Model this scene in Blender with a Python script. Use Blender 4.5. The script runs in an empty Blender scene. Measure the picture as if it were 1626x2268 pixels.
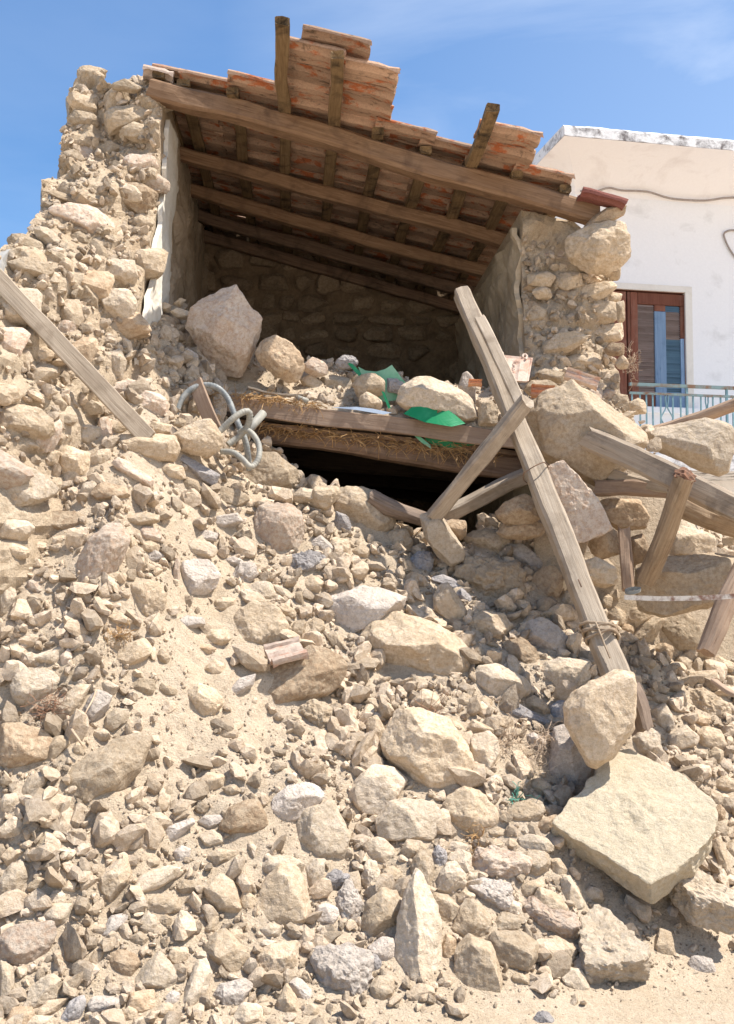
import bpy, math, random
import numpy as np
from mathutils import Vector, Matrix
from mathutils.bvhtree import BVHTree

random.seed(7)
rng = np.random.default_rng(7)
scene = bpy.context.scene
col = scene.collection
R = math.radians

# ------------------------------------------------------------------ camera
EYE = Vector((0.0, 0.0, 1.6))
FPX, CX, CY = 2432.0, 813.0, 1134.0          # focal length and centre for a 1626 x 2268 picture
PITCH = math.atan(157.0 / FPX)
cam_d = bpy.data.cameras.new('camera')
cam = bpy.data.objects.new('camera', cam_d)
col.objects.link(cam)
cam.location = EYE
cam.rotation_euler = (math.pi / 2 + PITCH, 0, 0)
cam_d.sensor_fit = 'VERTICAL'
cam_d.sensor_height = 24.0
cam_d.sensor_width = 24.0 * 1626 / 2268
cam_d.lens = 24.0 * FPX / 2268.0
cam_d.clip_start = 0.05
cam_d.clip_end = 2000.0
scene.camera = cam

# ------------------------------------------------------------------ light
SUN_EL, SUN_BEHIND = R(63), R(-9)           # sun stands high to the right, just in front of the house fronts
sun_vec = Vector((math.cos(SUN_EL) * math.cos(SUN_BEHIND), math.cos(SUN_EL) * math.sin(SUN_BEHIND), math.sin(SUN_EL)))
sl = bpy.data.lights.new('sun', 'SUN')
sl.energy = 5.0
sl.angle = R(0.53)
sl.color = (1.0, 0.95, 0.87)
so = bpy.data.objects.new('sun', sl)
col.objects.link(so)
so.rotation_euler = sun_vec.to_track_quat('Z', 'Y').to_euler()
so.location = (6, 3, 12)

world = bpy.data.worlds.new('World')
scene.world = world
world.use_nodes = True
wn, wl = world.node_tree.nodes, world.node_tree.links
wn.clear()
w_out = wn.new('ShaderNodeOutputWorld')
w_bg = wn.new('ShaderNodeBackground')
w_bg.inputs['Strength'].default_value = 0.085
sky = wn.new('ShaderNodeTexSky')
sky.sky_type = 'NISHITA'
sky.sun_disc = False
sky.sun_elevation = SUN_EL
sky.sun_rotation = math.pi / 2 - SUN_BEHIND
sky.altitude = 300
sky.air_density = 1.0
sky.dust_density = 0.25
sky.ozone_density = 3.0
# thin cirrus
tc = wn.new('ShaderNodeTexCoord')
mp = wn.new('ShaderNodeMapping')
mp.inputs['Rotation'].default_value = (R(12), R(-28), R(20))
mp.inputs['Scale'].default_value = (1.1, 2.0, 4.2)
mp.inputs['Location'].default_value = (0.35, 0.2, 0.15)
wl.new(tc.outputs['Generated'], mp.inputs['Vector'])
nz = wn.new('ShaderNodeTexNoise')
nz.inputs['Scale'].default_value = 1.7
nz.inputs['Detail'].default_value = 9
nz.inputs['Roughness'].default_value = 0.55
nz.inputs['Distortion'].default_value = 0.6
wl.new(mp.outputs['Vector'], nz.inputs['Vector'])
rp = wn.new('ShaderNodeValToRGB')
rp.color_ramp.elements[0].position = 0.36
rp.color_ramp.elements[0].color = (0.0, 0.0, 0.0, 1)
rp.color_ramp.elements[1].position = 0.68
rp.color_ramp.elements[1].color = (0.75, 0.75, 0.75, 1)
wl.new(nz.outputs['Fac'], rp.inputs['Fac'])
sep = wn.new('ShaderNodeSeparateXYZ')
wl.new(tc.outputs['Generated'], sep.inputs['Vector'])
side = wn.new('ShaderNodeMapRange')           # the veil of cirrus thickens towards the sun's side of the sky
side.inputs['From Min'].default_value = -0.12
side.inputs['From Max'].default_value = 0.42
side.inputs['To Min'].default_value = 0.10
side.inputs['To Max'].default_value = 1.25
wl.new(sep.outputs['X'], side.inputs['Value'])
cm = wn.new('ShaderNodeMath'); cm.operation = 'MULTIPLY'
wl.new(rp.outputs['Color'], cm.inputs[0]); wl.new(side.outputs['Result'], cm.inputs[1])
hz = wn.new('ShaderNodeMath'); hz.operation = 'MULTIPLY_ADD'
hz.inputs[1].default_value = 0.20; 
wl.new(side.outputs['Result'], hz.inputs[0]); wl.new(cm.outputs[0], hz.inputs[2])
hs = wn.new('ShaderNodeHueSaturation')
hs.inputs['Saturation'].default_value = 1.22
hs.inputs['Value'].default_value = 1.32
wl.new(sky.outputs['Color'], hs.inputs['Color'])
mx = wn.new('ShaderNodeMixRGB')
mx.inputs['Color2'].default_value = (7.6, 8.2, 9.2, 1)
wl.new(hz.outputs[0], mx.inputs['Fac'])
wl.new(hs.outputs['Color'], mx.inputs['Color1'])
wl.new(mx.outputs['Color'], w_bg.inputs['Color'])
wl.new(w_bg.outputs['Background'], w_out.inputs['Surface'])

scene.view_settings.view_transform = 'Standard'
scene.view_settings.look = 'None'
scene.view_settings.exposure = 0.80
scene.view_settings.gamma = 1.0
scene.view_settings.use_curve_mapping = False

# ------------------------------------------------------------------ helpers
COS_P, SIN_P = math.cos(PITCH), math.sin(PITCH)

def ray(px, py):
    """World direction through a point of the 1626 x 2268 picture."""
    u, v = (px - CX) / FPX, (CY - py) / FPX
    return Vector((u, COS_P - v * SIN_P, SIN_P + v * COS_P))

def at(px, py, Y):
    d = ray(px, py)
    return EYE + d * (Y / d.y)

def hash3(ix, iy, iz, seed):
    h = (ix * 374761393 + iy * 668265263 + iz * 2147483647 + seed * 1274126177) & 0xFFFFFFFF
    h = ((h ^ (h >> 13)) * 1274126177) & 0xFFFFFFFF
    h = ((h ^ (h >> 16)) * 2246822519) & 0xFFFFFFFF
    return ((h ^ (h >> 15)) & 0xFFFFFF) / float(0xFFFFFF)

def vnoise(P, seed=0):
    P = np.asarray(P, dtype=np.float64)
    i = np.floor(P).astype(np.int64)
    f = P - i
    f = f * f * (3 - 2 * f)
    r = 0
    for dx in (0, 1):
        wx = f[:, 0] if dx else 1 - f[:, 0]
        for dy in (0, 1):
            wy = f[:, 1] if dy else 1 - f[:, 1]
            for dz in (0, 1):
                wz = f[:, 2] if dz else 1 - f[:, 2]
                r = r + hash3(i[:, 0] + dx, i[:, 1] + dy, i[:, 2] + dz, seed) * wx * wy * wz
    return r * 2 - 1

def fbm(P, seed=0, octaves=4, gain=0.5, lac=2.05):
    P = np.asarray(P, dtype=np.float64)
    a, r = 1.0, 0
    for k in range(octaves):
        r = r + a * vnoise(P, seed + 17 * k)
        P = P * lac + 3.7
        a *= gain
    return r

def smooth(t):
    t = np.clip(t, 0, 1)
    return t * t * (3 - 2 * t)

def mesh_from(name, verts, faces, mat=None, smooth_shade=False):
    """faces: (n,3) or (n,4) integer array, or a list of tuples."""
    me = bpy.data.meshes.new(name)
    if isinstance(faces, np.ndarray):
        v = np.asarray(verts, dtype=np.float32)
        n, k = faces.shape
        me.vertices.add(len(v))
        me.vertices.foreach_set('co', v.ravel())
        me.loops.add(n * k)
        me.loops.foreach_set('vertex_index', faces.astype(np.int32).ravel())
        me.polygons.add(n)
        me.polygons.foreach_set('loop_start', np.arange(0, n * k, k, dtype=np.int32))
        me.polygons.foreach_set('loop_total', np.full(n, k, dtype=np.int32))
    else:
        me.from_pydata([tuple(map(float, p)) for p in verts], [], [tuple(f) for f in faces])
    me.update(calc_edges=True)
    me.validate()
    me.polygons.foreach_set('use_smooth', np.full(len(me.polygons), smooth_shade))
    if mat:
        me.materials.append(mat)
    return me

def link(name, me, parent=None, matrix=None, loc=None):
    o = bpy.data.objects.new(name, me)
    col.objects.link(o)
    if matrix is not None:
        o.matrix_world = matrix
    if loc is not None:
        o.location = loc
    if parent is not None:
        o.parent = parent
    return o

def tag(o, label=None, category=None, group=None, kind=None):
    if label: o['label'] = label
    if category: o['category'] = category
    if group: o['group'] = group
    if kind: o['kind'] = kind
    return o

def empty(name, loc=(0, 0, 0)):
    o = bpy.data.objects.new(name, None)
    col.objects.link(o)
    o.location = loc
    o.empty_display_size = 0.2
    return o

def part(name, me, parent, matrix=None):
    """A child given in WORLD coordinates under an unrotated Empty."""
    o = bpy.data.objects.new(name, me)
    col.objects.link(o)
    o.parent = parent
    m = matrix if matrix is not None else Matrix.Identity(4)
    o.matrix_basis = Matrix.Translation(-parent.location) @ m
    return o

def grid_faces(nu, nv, flip=False):
    i = np.arange(nu - 1)[:, None] * nv + np.arange(nv - 1)[None, :]
    i = i.ravel()
    f = np.stack([i, i + nv, i + nv + 1, i + 1], 1)
    return f[:, ::-1].copy() if flip else f

# ------------------------------------------------------------------ materials
def new_mat(name):
    m = bpy.data.materials.new(name)
    m.use_nodes = True
    nt = m.node_tree
    b = nt.nodes['Principled BSDF']
    return m, nt.nodes, nt.links, b

def ramp(n, l, src, stops):
    r = n.new('ShaderNodeValToRGB')
    e = r.color_ramp.elements
    while len(e) < len(stops):
        e.new(0.5)
    for k, (p, c) in enumerate(stops):
        e[k].position = p
        e[k].color = (c, c, c, 1) if isinstance(c, (int, float)) else (*c, 1)
    l.new(src, r.inputs['Fac'])
    return r

def noise(n, l, vec, scale, detail=5, rough=0.55, dist=0.0):
    t = n.new('ShaderNodeTexNoise')
    t.inputs['Scale'].default_value = scale
    t.inputs['Detail'].default_value = detail
    t.inputs['Roughness'].default_value = rough
    t.inputs['Distortion'].default_value = dist
    l.new(vec, t.inputs['Vector'])
    return t

def mixc(n, l, fac, a, b, mode='MIX'):
    x = n.new('ShaderNodeMixRGB')
    x.blend_type = mode
    for sock, v in ((x.inputs['Fac'], fac), (x.inputs['Color1'], a), (x.inputs['Color2'], b)):
        if isinstance(v, (int, float)):
            sock.default_value = v
        elif isinstance(v, tuple):
            sock.default_value = (*v, 1)
        else:
            l.new(v, sock)
    return x

def bump(n, l, b, height, strength, dist, prev=None):
    u = n.new('ShaderNodeBump')
    u.inputs['Strength'].default_value = strength
    u.inputs['Distance'].default_value = dist
    l.new(height, u.inputs['Height'])
    if prev is not None:
        l.new(prev.outputs['Normal'], u.inputs['Normal'])
    l.new(u.outputs['Normal'], b.inputs['Normal'])
    return u

def stone_mat(name, c1, c2, c3, island=False, pit=0.0, vary=0.3):
    m, n, l, b = new_mat(name)
    t = n.new('ShaderNodeTexCoord').outputs['Object']
    if island:
        rnd = n.new('ShaderNodeNewGeometry').outputs['Random Per Island']
    else:
        rnd = n.new('ShaderNodeObjectInfo').outputs['Random']
        a = n.new('ShaderNodeVectorMath')
        a.operation = 'ADD'
        cmb = n.new('ShaderNodeMath'); cmb.operation = 'MULTIPLY'; cmb.inputs[1].default_value = 37.0
        l.new(rnd, cmb.inputs[0])
        l.new(t, a.inputs[0]); l.new(cmb.outputs[0], a.inputs[1])
        t = a.outputs[0]
    big = noise(n, l, t, 7, 6, 0.6, 0.4)
    fine = noise(n, l, t, 46, 6, 0.65)
    grit = noise(n, l, t, 210, 3, 0.6)
    r1 = ramp(n, l, big.outputs['Fac'], [(0.36, 0.0), (0.66, 1.0)])
    cc = mixc(n, l, r1.outputs['Color'], c1, c2)
    r2 = ramp(n, l, fine.outputs['Fac'], [(0.42, 0.0), (0.66, 0.9)])
    cc = mixc(n, l, r2.outputs['Color'], cc.outputs['Color'], c3)
    rr = ramp(n, l, rnd, [(0.0, 1 - vary), (1.0, 1 + vary * 0.45)])
    cc = mixc(n, l, 1.0, cc.outputs['Color'], rr.outputs['Color'], 'MULTIPLY')
    rg = ramp(n, l, grit.outputs['Fac'], [(0.3, 0.82), (0.6, 1.04)])
    cc = mixc(n, l, 1.0, cc.outputs['Color'], rg.outputs['Color'], 'MULTIPLY')
    l.new(cc.outputs['Color'], b.inputs['Base Color'])
    b.inputs['Roughness'].default_value = 0.95
    b.inputs['Specular IOR Level'].default_value = 0.12
    crag = noise(n, l, t, 17, 9, 0.72, 0.25)
    u0 = bump(n, l, b, crag.outputs['Fac'], 0.65, 0.035)
    u1 = bump(n, l, b, fine.outputs['Fac'], 0.4, 0.010, u0)
    u2 = bump(n, l, b, grit.outputs['Fac'], 0.5, 0.004, u1)
    if pit:
        v = n.new('ShaderNodeTexVoronoi')
        v.inputs['Scale'].default_value = 60
        l.new(t, v.inputs['Vector'])
        rv = ramp(n, l, v.outputs['Distance'], [(0.1, 0.0), (0.45, 1.0)])
        bump(n, l, b, rv.outputs['Color'], pit, 0.012, u2)
    return m

STONE = {
    't': stone_mat('tan_limestone', (0.532, 0.417, 0.291), (0.622, 0.503, 0.373), (0.422, 0.312, 0.203)),
    'p': stone_mat('pale_limestone', (0.584, 0.474, 0.352), (0.653, 0.548, 0.432), (0.473, 0.369, 0.255), vary=0.2),
    'g': stone_mat('grey_stone', (0.525, 0.445, 0.372), (0.615, 0.542, 0.473), (0.416, 0.348, 0.289), pit=0.3, vary=0.2),
    'd': stone_mat('dark_grey_mortar', (0.359, 0.328, 0.316), (0.458, 0.417, 0.388), (0.269, 0.242, 0.226), pit=0.4, vary=0.2),
    'b': stone_mat('ochre_stone', (0.492, 0.360, 0.236), (0.593, 0.465, 0.329), (0.362, 0.243, 0.152)),
    'k': stone_mat('pinkish_stone', (0.573, 0.455, 0.356), (0.654, 0.552, 0.445), (0.470, 0.320, 0.223)),
}
STONE['w'] = stone_mat('room_shade_stone', (0.329, 0.247, 0.167), (0.399, 0.306, 0.212), (0.219, 0.159, 0.102))  # back-wall stones, darkened like the clay to carry the room's shade
M_RUB = stone_mat('rubble_bits', (0.533, 0.421, 0.302), (0.633, 0.518, 0.402), (0.423, 0.316, 0.214), island=True, vary=0.42)

def dirt_mat(name, c1, c2, c3, strength=0.9):
    m, n, l, b = new_mat(name)
    t = n.new('ShaderNodeTexCoord').outputs['Object']
    big = noise(n, l, t, 2.2, 6, 0.6, 0.5)
    mid = noise(n, l, t, 24, 7, 0.68)
    grit = noise(n, l, t, 150, 4, 0.65)
    cc = mixc(n, l, ramp(n, l, big.outputs['Fac'], [(0.38, 0.0), (0.66, 1.0)]).outputs['Color'], c1, c2)
    cc = mixc(n, l, ramp(n, l, mid.outputs['Fac'], [(0.48, 0.0), (0.72, 0.8)]).outputs['Color'], cc.outputs['Color'], c3)
    cc = mixc(n, l, 1.0, cc.outputs['Color'], ramp(n, l, grit.outputs['Fac'], [(0.3, 0.75), (0.62, 1.05)]).outputs['Color'], 'MULTIPLY')
    l.new(cc.outputs['Color'], b.inputs['Base Color'])
    b.inputs['Roughness'].default_value = 1.0
    b.inputs['Specular IOR Level'].default_value = 0.05
    u = bump(n, l, b, mid.outputs['Fac'], strength, 0.03)
    bump(n, l, b, grit.outputs['Fac'], strength * 0.8, 0.008, u)
    return m

M_DIRT = dirt_mat('dry_earth', (0.523, 0.417, 0.300), (0.583, 0.474, 0.356), (0.424, 0.324, 0.223))
M_ROAD = dirt_mat('dusty_road', (0.594, 0.495, 0.386), (0.654, 0.561, 0.456), (0.494, 0.397, 0.294), 0.35)
M_MORTAR = dirt_mat('clay_mortar', (0.512, 0.397, 0.277), (0.594, 0.484, 0.356), (0.394, 0.292, 0.193), 1.0)

def plaster_mat(name, c1, c2, c3, lo=0.5, hi=0.75, scale=3.0):
    m, n, l, b = new_mat(name)
    t = n.new('ShaderNodeTexCoord').outputs['Object']
    big = noise(n, l, t, scale, 7, 0.65, 0.3)
    fine = noise(n, l, t, 38, 6, 0.65)
    cc = mixc(n, l, ramp(n, l, fine.outputs['Fac'], [(0.4, 0.0), (0.7, 1.0)]).outputs['Color'], c1, c2)
    cc = mixc(n, l, ramp(n, l, big.outputs['Fac'], [(lo, 0.0), (hi, 1.0)]).outputs['Color'], cc.outputs['Color'], c3)
    l.new(cc.outputs['Color'], b.inputs['Base Color'])
    b.inputs['Roughness'].default_value = 0.95
    b.inputs['Specular IOR Level'].default_value = 0.1
    bump(n, l, b, fine.outputs['Fac'], 0.35, 0.008)
    return m

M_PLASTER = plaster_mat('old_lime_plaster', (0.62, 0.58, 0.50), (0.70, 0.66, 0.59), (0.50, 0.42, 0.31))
M_RENDER = plaster_mat('grey_outer_render', (0.30, 0.29, 0.275), (0.38, 0.37, 0.35), (0.22, 0.205, 0.185))
M_WHITE = plaster_mat('white_wall_paint', (0.79, 0.78, 0.78), (0.82, 0.81, 0.81), (0.60, 0.585, 0.575), 0.57, 0.78, 2.3)
M_COVE = plaster_mat('cream_soffit_paint', (0.80, 0.765, 0.755), (0.82, 0.79, 0.78), (0.66, 0.61, 0.59), 0.52, 0.75, 2.2)
M_CREAM = plaster_mat('cream_reveal_paint', (0.70, 0.66, 0.60), (0.74, 0.70, 0.64), (0.60, 0.55, 0.48))
M_EDGE = plaster_mat('weathered_white_edge', (0.74, 0.74, 0.74), (0.60, 0.59, 0.59), (0.17, 0.155, 0.155), 0.50, 0.64, 5.5)

def wood_mat(name, c1, c2, c3, stain=0.5, axis=0, streak=14):
    m, n, l, b = new_mat(name)
    tcn = n.new('ShaderNodeTexCoord').outputs['Object']
    rnd = n.new('ShaderNodeObjectInfo').outputs['Random']
    mu = n.new('ShaderNodeMath'); mu.operation = 'MULTIPLY'; mu.inputs[1].default_value = 23.0
    l.new(rnd, mu.inputs[0])
    ad = n.new('ShaderNodeVectorMath'); ad.operation = 'ADD'
    l.new(tcn, ad.inputs[0]); l.new(mu.outputs[0], ad.inputs[1])
    mpn = n.new('ShaderNodeMapping')
    s = [streak * 2.2] * 3
    s[axis] = streak * 0.09
    mpn.inputs['Scale'].default_value = s
    l.new(ad.outputs[0], mpn.inputs['Vector'])
    grain = noise(n, l, mpn.outputs['Vector'], 2.6, 8, 0.7, 0.3)
    blot = noise(n, l, ad.outputs[0], 5.5, 6, 0.65, 0.5)
    cc = mixc(n, l, ramp(n, l, grain.outputs['Fac'], [(0.36, 0.0), (0.66, 1.0)]).outputs['Color'], c1, c2)
    cc = mixc(n, l, ramp(n, l, blot.outputs['Fac'], [(0.50, 0.0), (0.72, stain)]).outputs['Color'], cc.outputs['Color'], c3)
    rr = ramp(n, l, rnd, [(0.0, 0.78), (1.0, 1.15)])
    cc = mixc(n, l, 1.0, cc.outputs['Color'], rr.outputs['Color'], 'MULTIPLY')
    crack = ramp(n, l, grain.outputs['Fac'], [(0.30, 0.22), (0.37, 1.0)])
    cc = mixc(n, l, 1.0, cc.outputs['Color'], crack.outputs['Color'], 'MULTIPLY')
    l.new(cc.outputs['Color'], b.inputs['Base Color'])
    b.inputs['Roughness'].default_value = 0.85
    b.inputs['Specular IOR Level'].default_value = 0.15
    bump(n, l, b, grain.outputs['Fac'], 0.6, 0.008)
    return m

M_BEAM = wood_mat('brown_old_beam', (0.20, 0.115, 0.065), (0.33, 0.21, 0.13), (0.10, 0.06, 0.04), 0.75)
M_BATTEN = wood_mat('mouldy_batten', (0.15, 0.095, 0.048), (0.25, 0.17, 0.092), (0.025, 0.02, 0.015), 1.0)
M_GREYWOOD = wood_mat('weathered_grey_timber', (0.32, 0.255, 0.19), (0.44, 0.365, 0.285), (0.18, 0.135, 0.095), 0.7)
M_BROWNWOOD = wood_mat('dusty_brown_board', (0.27, 0.185, 0.13), (0.36, 0.265, 0.195), (0.17, 0.11, 0.075), 0.6)
M_DARKWOOD = wood_mat('dark_floor_beam', (0.16, 0.10, 0.07), (0.28, 0.19, 0.13), (0.05, 0.04, 0.03), 0.8)  # dark brown wood for the floor edge and the rear roof beams
M_GAPSHADE = wood_mat('gap_shade_boards', (0.030, 0.022, 0.016), (0.05, 0.036, 0.026), (0.015, 0.012, 0.01), 0.8)  # near-black: the shade of the gap under the floor is put into the colour
M_LOG = wood_mat('dry_log', (0.27, 0.185, 0.115), (0.40, 0.30, 0.20), (0.14, 0.09, 0.055), 0.7)
M_MOULD = wood_mat('mould_stained_timber', (0.24, 0.185, 0.135), (0.34, 0.275, 0.21), (0.07, 0.055, 0.045), 0.9)
M_ROT = wood_mat('rotten_wood', (0.15, 0.11, 0.08), (0.24, 0.18, 0.14), (0.09, 0.06, 0.05), 0.6)

def tile_mat(name, orange, pale, dark):
    m, n, l, b = new_mat(name)
    t0 = n.new('ShaderNodeTexCoord').outputs['Object']
    rnd = n.new('ShaderNodeObjectInfo').outputs['Random']
    mu = n.new('ShaderNodeMath'); mu.operation = 'MULTIPLY'; mu.inputs[1].default_value = 61.0
    l.new(rnd, mu.inputs[0])
    ad = n.new('ShaderNodeVectorMath'); ad.operation = 'ADD'
    l.new(t0, ad.inputs[0]); l.new(mu.outputs[0], ad.inputs[1])
    mpn = n.new('ShaderNodeMapping'); mpn.inputs['Scale'].default_value = (3.8, 6.5, 6.5)
    l.new(ad.outputs[0], mpn.inputs['Vector'])
    a = noise(n, l, mpn.outputs['Vector'], 1.6, 7, 0.66, 0.4)
    c = noise(n, l, mpn.outputs['Vector'], 3.1, 8, 0.72, 0.5)
    f = noise(n, l, ad.outputs[0], 90, 4, 0.6)
    cc = mixc(n, l, ramp(n, l, a.outputs['Fac'], [(0.53, 0.0), (0.61, 0.95)]).outputs['Color'], pale, orange)
    cc = mixc(n, l, ramp(n, l, c.outputs['Fac'], [(0.54, 0.0), (0.70, 0.95)]).outputs['Color'], cc.outputs['Color'], dark)
    cc = mixc(n, l, 1.0, cc.outputs['Color'], ramp(n, l, rnd, [(0.0, 0.7), (1.0, 1.15)]).outputs['Color'], 'MULTIPLY')
    cc = mixc(n, l, 1.0, cc.outputs['Color'], ramp(n, l, f.outputs['Fac'], [(0.3, 0.8), (0.6, 1.05)]).outputs['Color'], 'MULTIPLY')
    l.new(cc.outputs['Color'], b.inputs['Base Color'])
    b.inputs['Roughness'].default_value = 0.9
    b.inputs['Specular IOR Level'].default_value = 0.15
    bump(n, l, b, c.outputs['Fac'], 0.4, 0.006)
    return m

M_TILE = tile_mat('old_terracotta', (0.38, 0.115, 0.045), (0.40, 0.265, 0.185), (0.06, 0.045, 0.033))
M_TILE_NEW = tile_mat('new_red_tile', (0.22, 0.07, 0.055), (0.25, 0.10, 0.08), (0.16, 0.06, 0.05))
M_TILE_PALE = tile_mat('dusty_pink_tile', (0.50, 0.31, 0.23), (0.56, 0.44, 0.36), (0.42, 0.27, 0.20))
M_BRICK = tile_mat('brick_red', (0.50, 0.20, 0.10), (0.52, 0.28, 0.17), (0.36, 0.14, 0.08))

def plain_mat(name, c, rough=0.6, metal=0.0, var=0.0, scale=20, c2=None, spec=0.3):
    m, n, l, b = new_mat(name)
    b.inputs['Roughness'].default_value = rough
    b.inputs['Metallic'].default_value = metal
    b.inputs['Specular IOR Level'].default_value = spec
    t = n.new('ShaderNodeTexCoord').outputs['Object']
    z = noise(n, l, t, scale, 6, 0.65)
    cc = mixc(n, l, ramp(n, l, z.outputs['Fac'], [(0.45, 0.0), (0.62, 1.0)]).outputs['Color'], c, c2 or tuple(x * (1 - var) for x in c))
    l.new(cc.outputs['Color'], b.inputs['Base Color'])
    return m

M_HOSE = plain_mat('grey_conduit', (0.25, 0.24, 0.21), 0.6, c2=(0.33, 0.31, 0.26))
M_HOSE_DARK = plain_mat('dark_conduit', (0.17, 0.18, 0.18), 0.5, c2=(0.30, 0.30, 0.28))
M_GREEN = plain_mat('green_plastic', (0.01, 0.22, 0.085), 0.4, c2=(0.03, 0.27, 0.12), scale=8)
M_GREEN_DUSTY = plain_mat('dusty_green_plastic', (0.22, 0.42, 0.28), 0.6, c2=(0.12, 0.36, 0.20), scale=8)
M_STRAW = plain_mat('straw', (0.33, 0.185, 0.075), 0.8, c2=(0.46, 0.30, 0.14), scale=30)
M_RAIL = plain_mat('pale_blue_rail_paint', (0.15, 0.27, 0.32), 0.6, c2=(0.21, 0.34, 0.38), scale=15)
M_RUSTRAIL = plain_mat('rusty_blue_handrail', (0.17, 0.25, 0.26), 0.7, c2=(0.18, 0.10, 0.06), scale=9)
M_STRIP = plain_mat('peeling_white_metal', (0.68, 0.62, 0.54), 0.6, c2=(0.24, 0.13, 0.09), scale=16)
M_ROPE = plain_mat('old_rope', (0.26, 0.19, 0.13), 0.9, c2=(0.36, 0.28, 0.20))
M_WIRE = plain_mat('rusty_wire', (0.14, 0.09, 0.06), 0.7, c2=(0.22, 0.13, 0.08))
M_ROOT = plain_mat('dry_root', (0.40, 0.29, 0.20), 0.9, c2=(0.48, 0.36, 0.25))
M_REDROOT = plain_mat('reddish_root_hair', (0.26, 0.135, 0.08), 0.9, c2=(0.34, 0.20, 0.125))
M_NET = plain_mat('faded_net', (0.55, 0.42, 0.30), 0.9, c2=(0.62, 0.50, 0.38))
M_GREENSTRING = plain_mat('green_string', (0.06, 0.24, 0.18), 0.7, c2=(0.16, 0.34, 0.27))
M_CABLE = plain_mat('grey_cable', (0.30, 0.25, 0.22), 0.7, c2=(0.36, 0.31, 0.28))
M_BROWNPAINT = wood_mat('faded_brown_shutter_paint', (0.15, 0.055, 0.035), (0.21, 0.085, 0.055), (0.28, 0.17, 0.13), 0.5, axis=2)
M_BLUEPAINT = wood_mat('faded_blue_shutter_paint', (0.17, 0.27, 0.41), (0.26, 0.36, 0.50), (0.12, 0.18, 0.28), 0.5, axis=2)
M_SLAT = wood_mat('bare_grey_slat', (0.33, 0.24, 0.20), (0.42, 0.33, 0.28), (0.22, 0.13, 0.10), 0.5)
M_BLUESLAT = wood_mat('blue_green_slat', (0.13, 0.235, 0.32), (0.20, 0.31, 0.39), (0.09, 0.15, 0.21), 0.5)
M_MARK = plain_mat('stamped_mark', (0.26, 0.17, 0.14), 0.9)

# ------------------------------------------------------------------ solids
import bmesh
_ICO = {}
def ico(sub):
    if sub not in _ICO:
        bm = bmesh.new()
        bmesh.ops.create_icosphere(bm, subdivisions=max(sub, 1), radius=1.0) if sub else bmesh.ops.create_icosphere(bm, subdivisions=1, radius=1.0)
        v = np.array([x.co[:] for x in bm.verts])
        f = np.array([[x.index for x in p.verts] for p in bm.faces], dtype=np.int32)
        bm.free()
        _ICO[sub] = (v, f)
    return _ICO[sub]

def hull2d(pts):
    pts = sorted(set((float(a), float(b)) for a, b in pts))
    def half(ps):
        h = []
        for p in ps:
            while len(h) >= 2 and (h[-1][0] - h[-2][0]) * (p[1] - h[-2][1]) - (h[-1][1] - h[-2][1]) * (p[0] - h[-2][0]) <= 0:
                h.pop()
            h.append(p)
        return h
    lo, up = half(pts), half(pts[::-1])
    return np.array(lo[:-1] + up[:-1])

def centroid(p):
    x, y = p[:, 0], p[:, 1]
    x1, y1 = np.roll(x, -1), np.roll(y, -1)
    c = x * y1 - x1 * y
    a = c.sum() / 2
    return np.array([((x + x1) * c).sum(), ((y + y1) * c).sum()]) / (6 * a), abs(a)

def solid(N, D, ext, axes, seed, sub, sharp, amp, S, chips=0, cut=(0.84, 0.97)):
    """Points on the rounded intersection of half-spaces n.x <= d, roughened by noise."""
    v, f = ico(sub)
    d = (v * ext) @ axes                       # stretch the directions along the main axes
    if chips:                                  # break off corners with extra random planes
        g = np.random.default_rng(seed + 4)
        q = np.maximum(d @ (N / D[:, None]).T, 0.0).max(1)
        p0 = d / q[:, None]
        n_ = g.standard_normal((chips, 3)); n_[:, 2] = np.abs(n_[:, 2]) + 0.35; n_ /= np.linalg.norm(n_, axis=1)[:, None]
        D2 = (p0 @ n_.T).max(0) * g.uniform(cut[0], cut[1], chips)
        N = np.concatenate([N, n_]); D = np.concatenate([D, D2])
    q = np.maximum(d @ (N / D[:, None]).T, 0.0)
    m = q.max(1)
    t = 1.0 / (m * np.power(np.power(q / m[:, None], sharp).sum(1), 1.0 / sharp))
    p = d * t[:, None]
    n_dir = p / np.linalg.norm(p, axis=1)[:, None]
    lo = fbm(p / S * 1.8 + seed * 3.1, seed, 2)
    mi = 1 - np.abs(fbm(p / S * 3.6 + seed, seed + 5, 3)) * 2.2
    hi = fbm(p / S * 12.0 + seed, seed + 9, 3)
    k = amp * S * (0.60 * lo + 0.42 * mi + 0.42 * hi)
    return p + n_dir * k[:, None], f

def main_axes(p2):
    q = p2 - p2.mean(0)
    w, V = np.linalg.eigh(q.T @ q)
    e = np.abs(q @ V).max(0)
    return e, V

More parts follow.
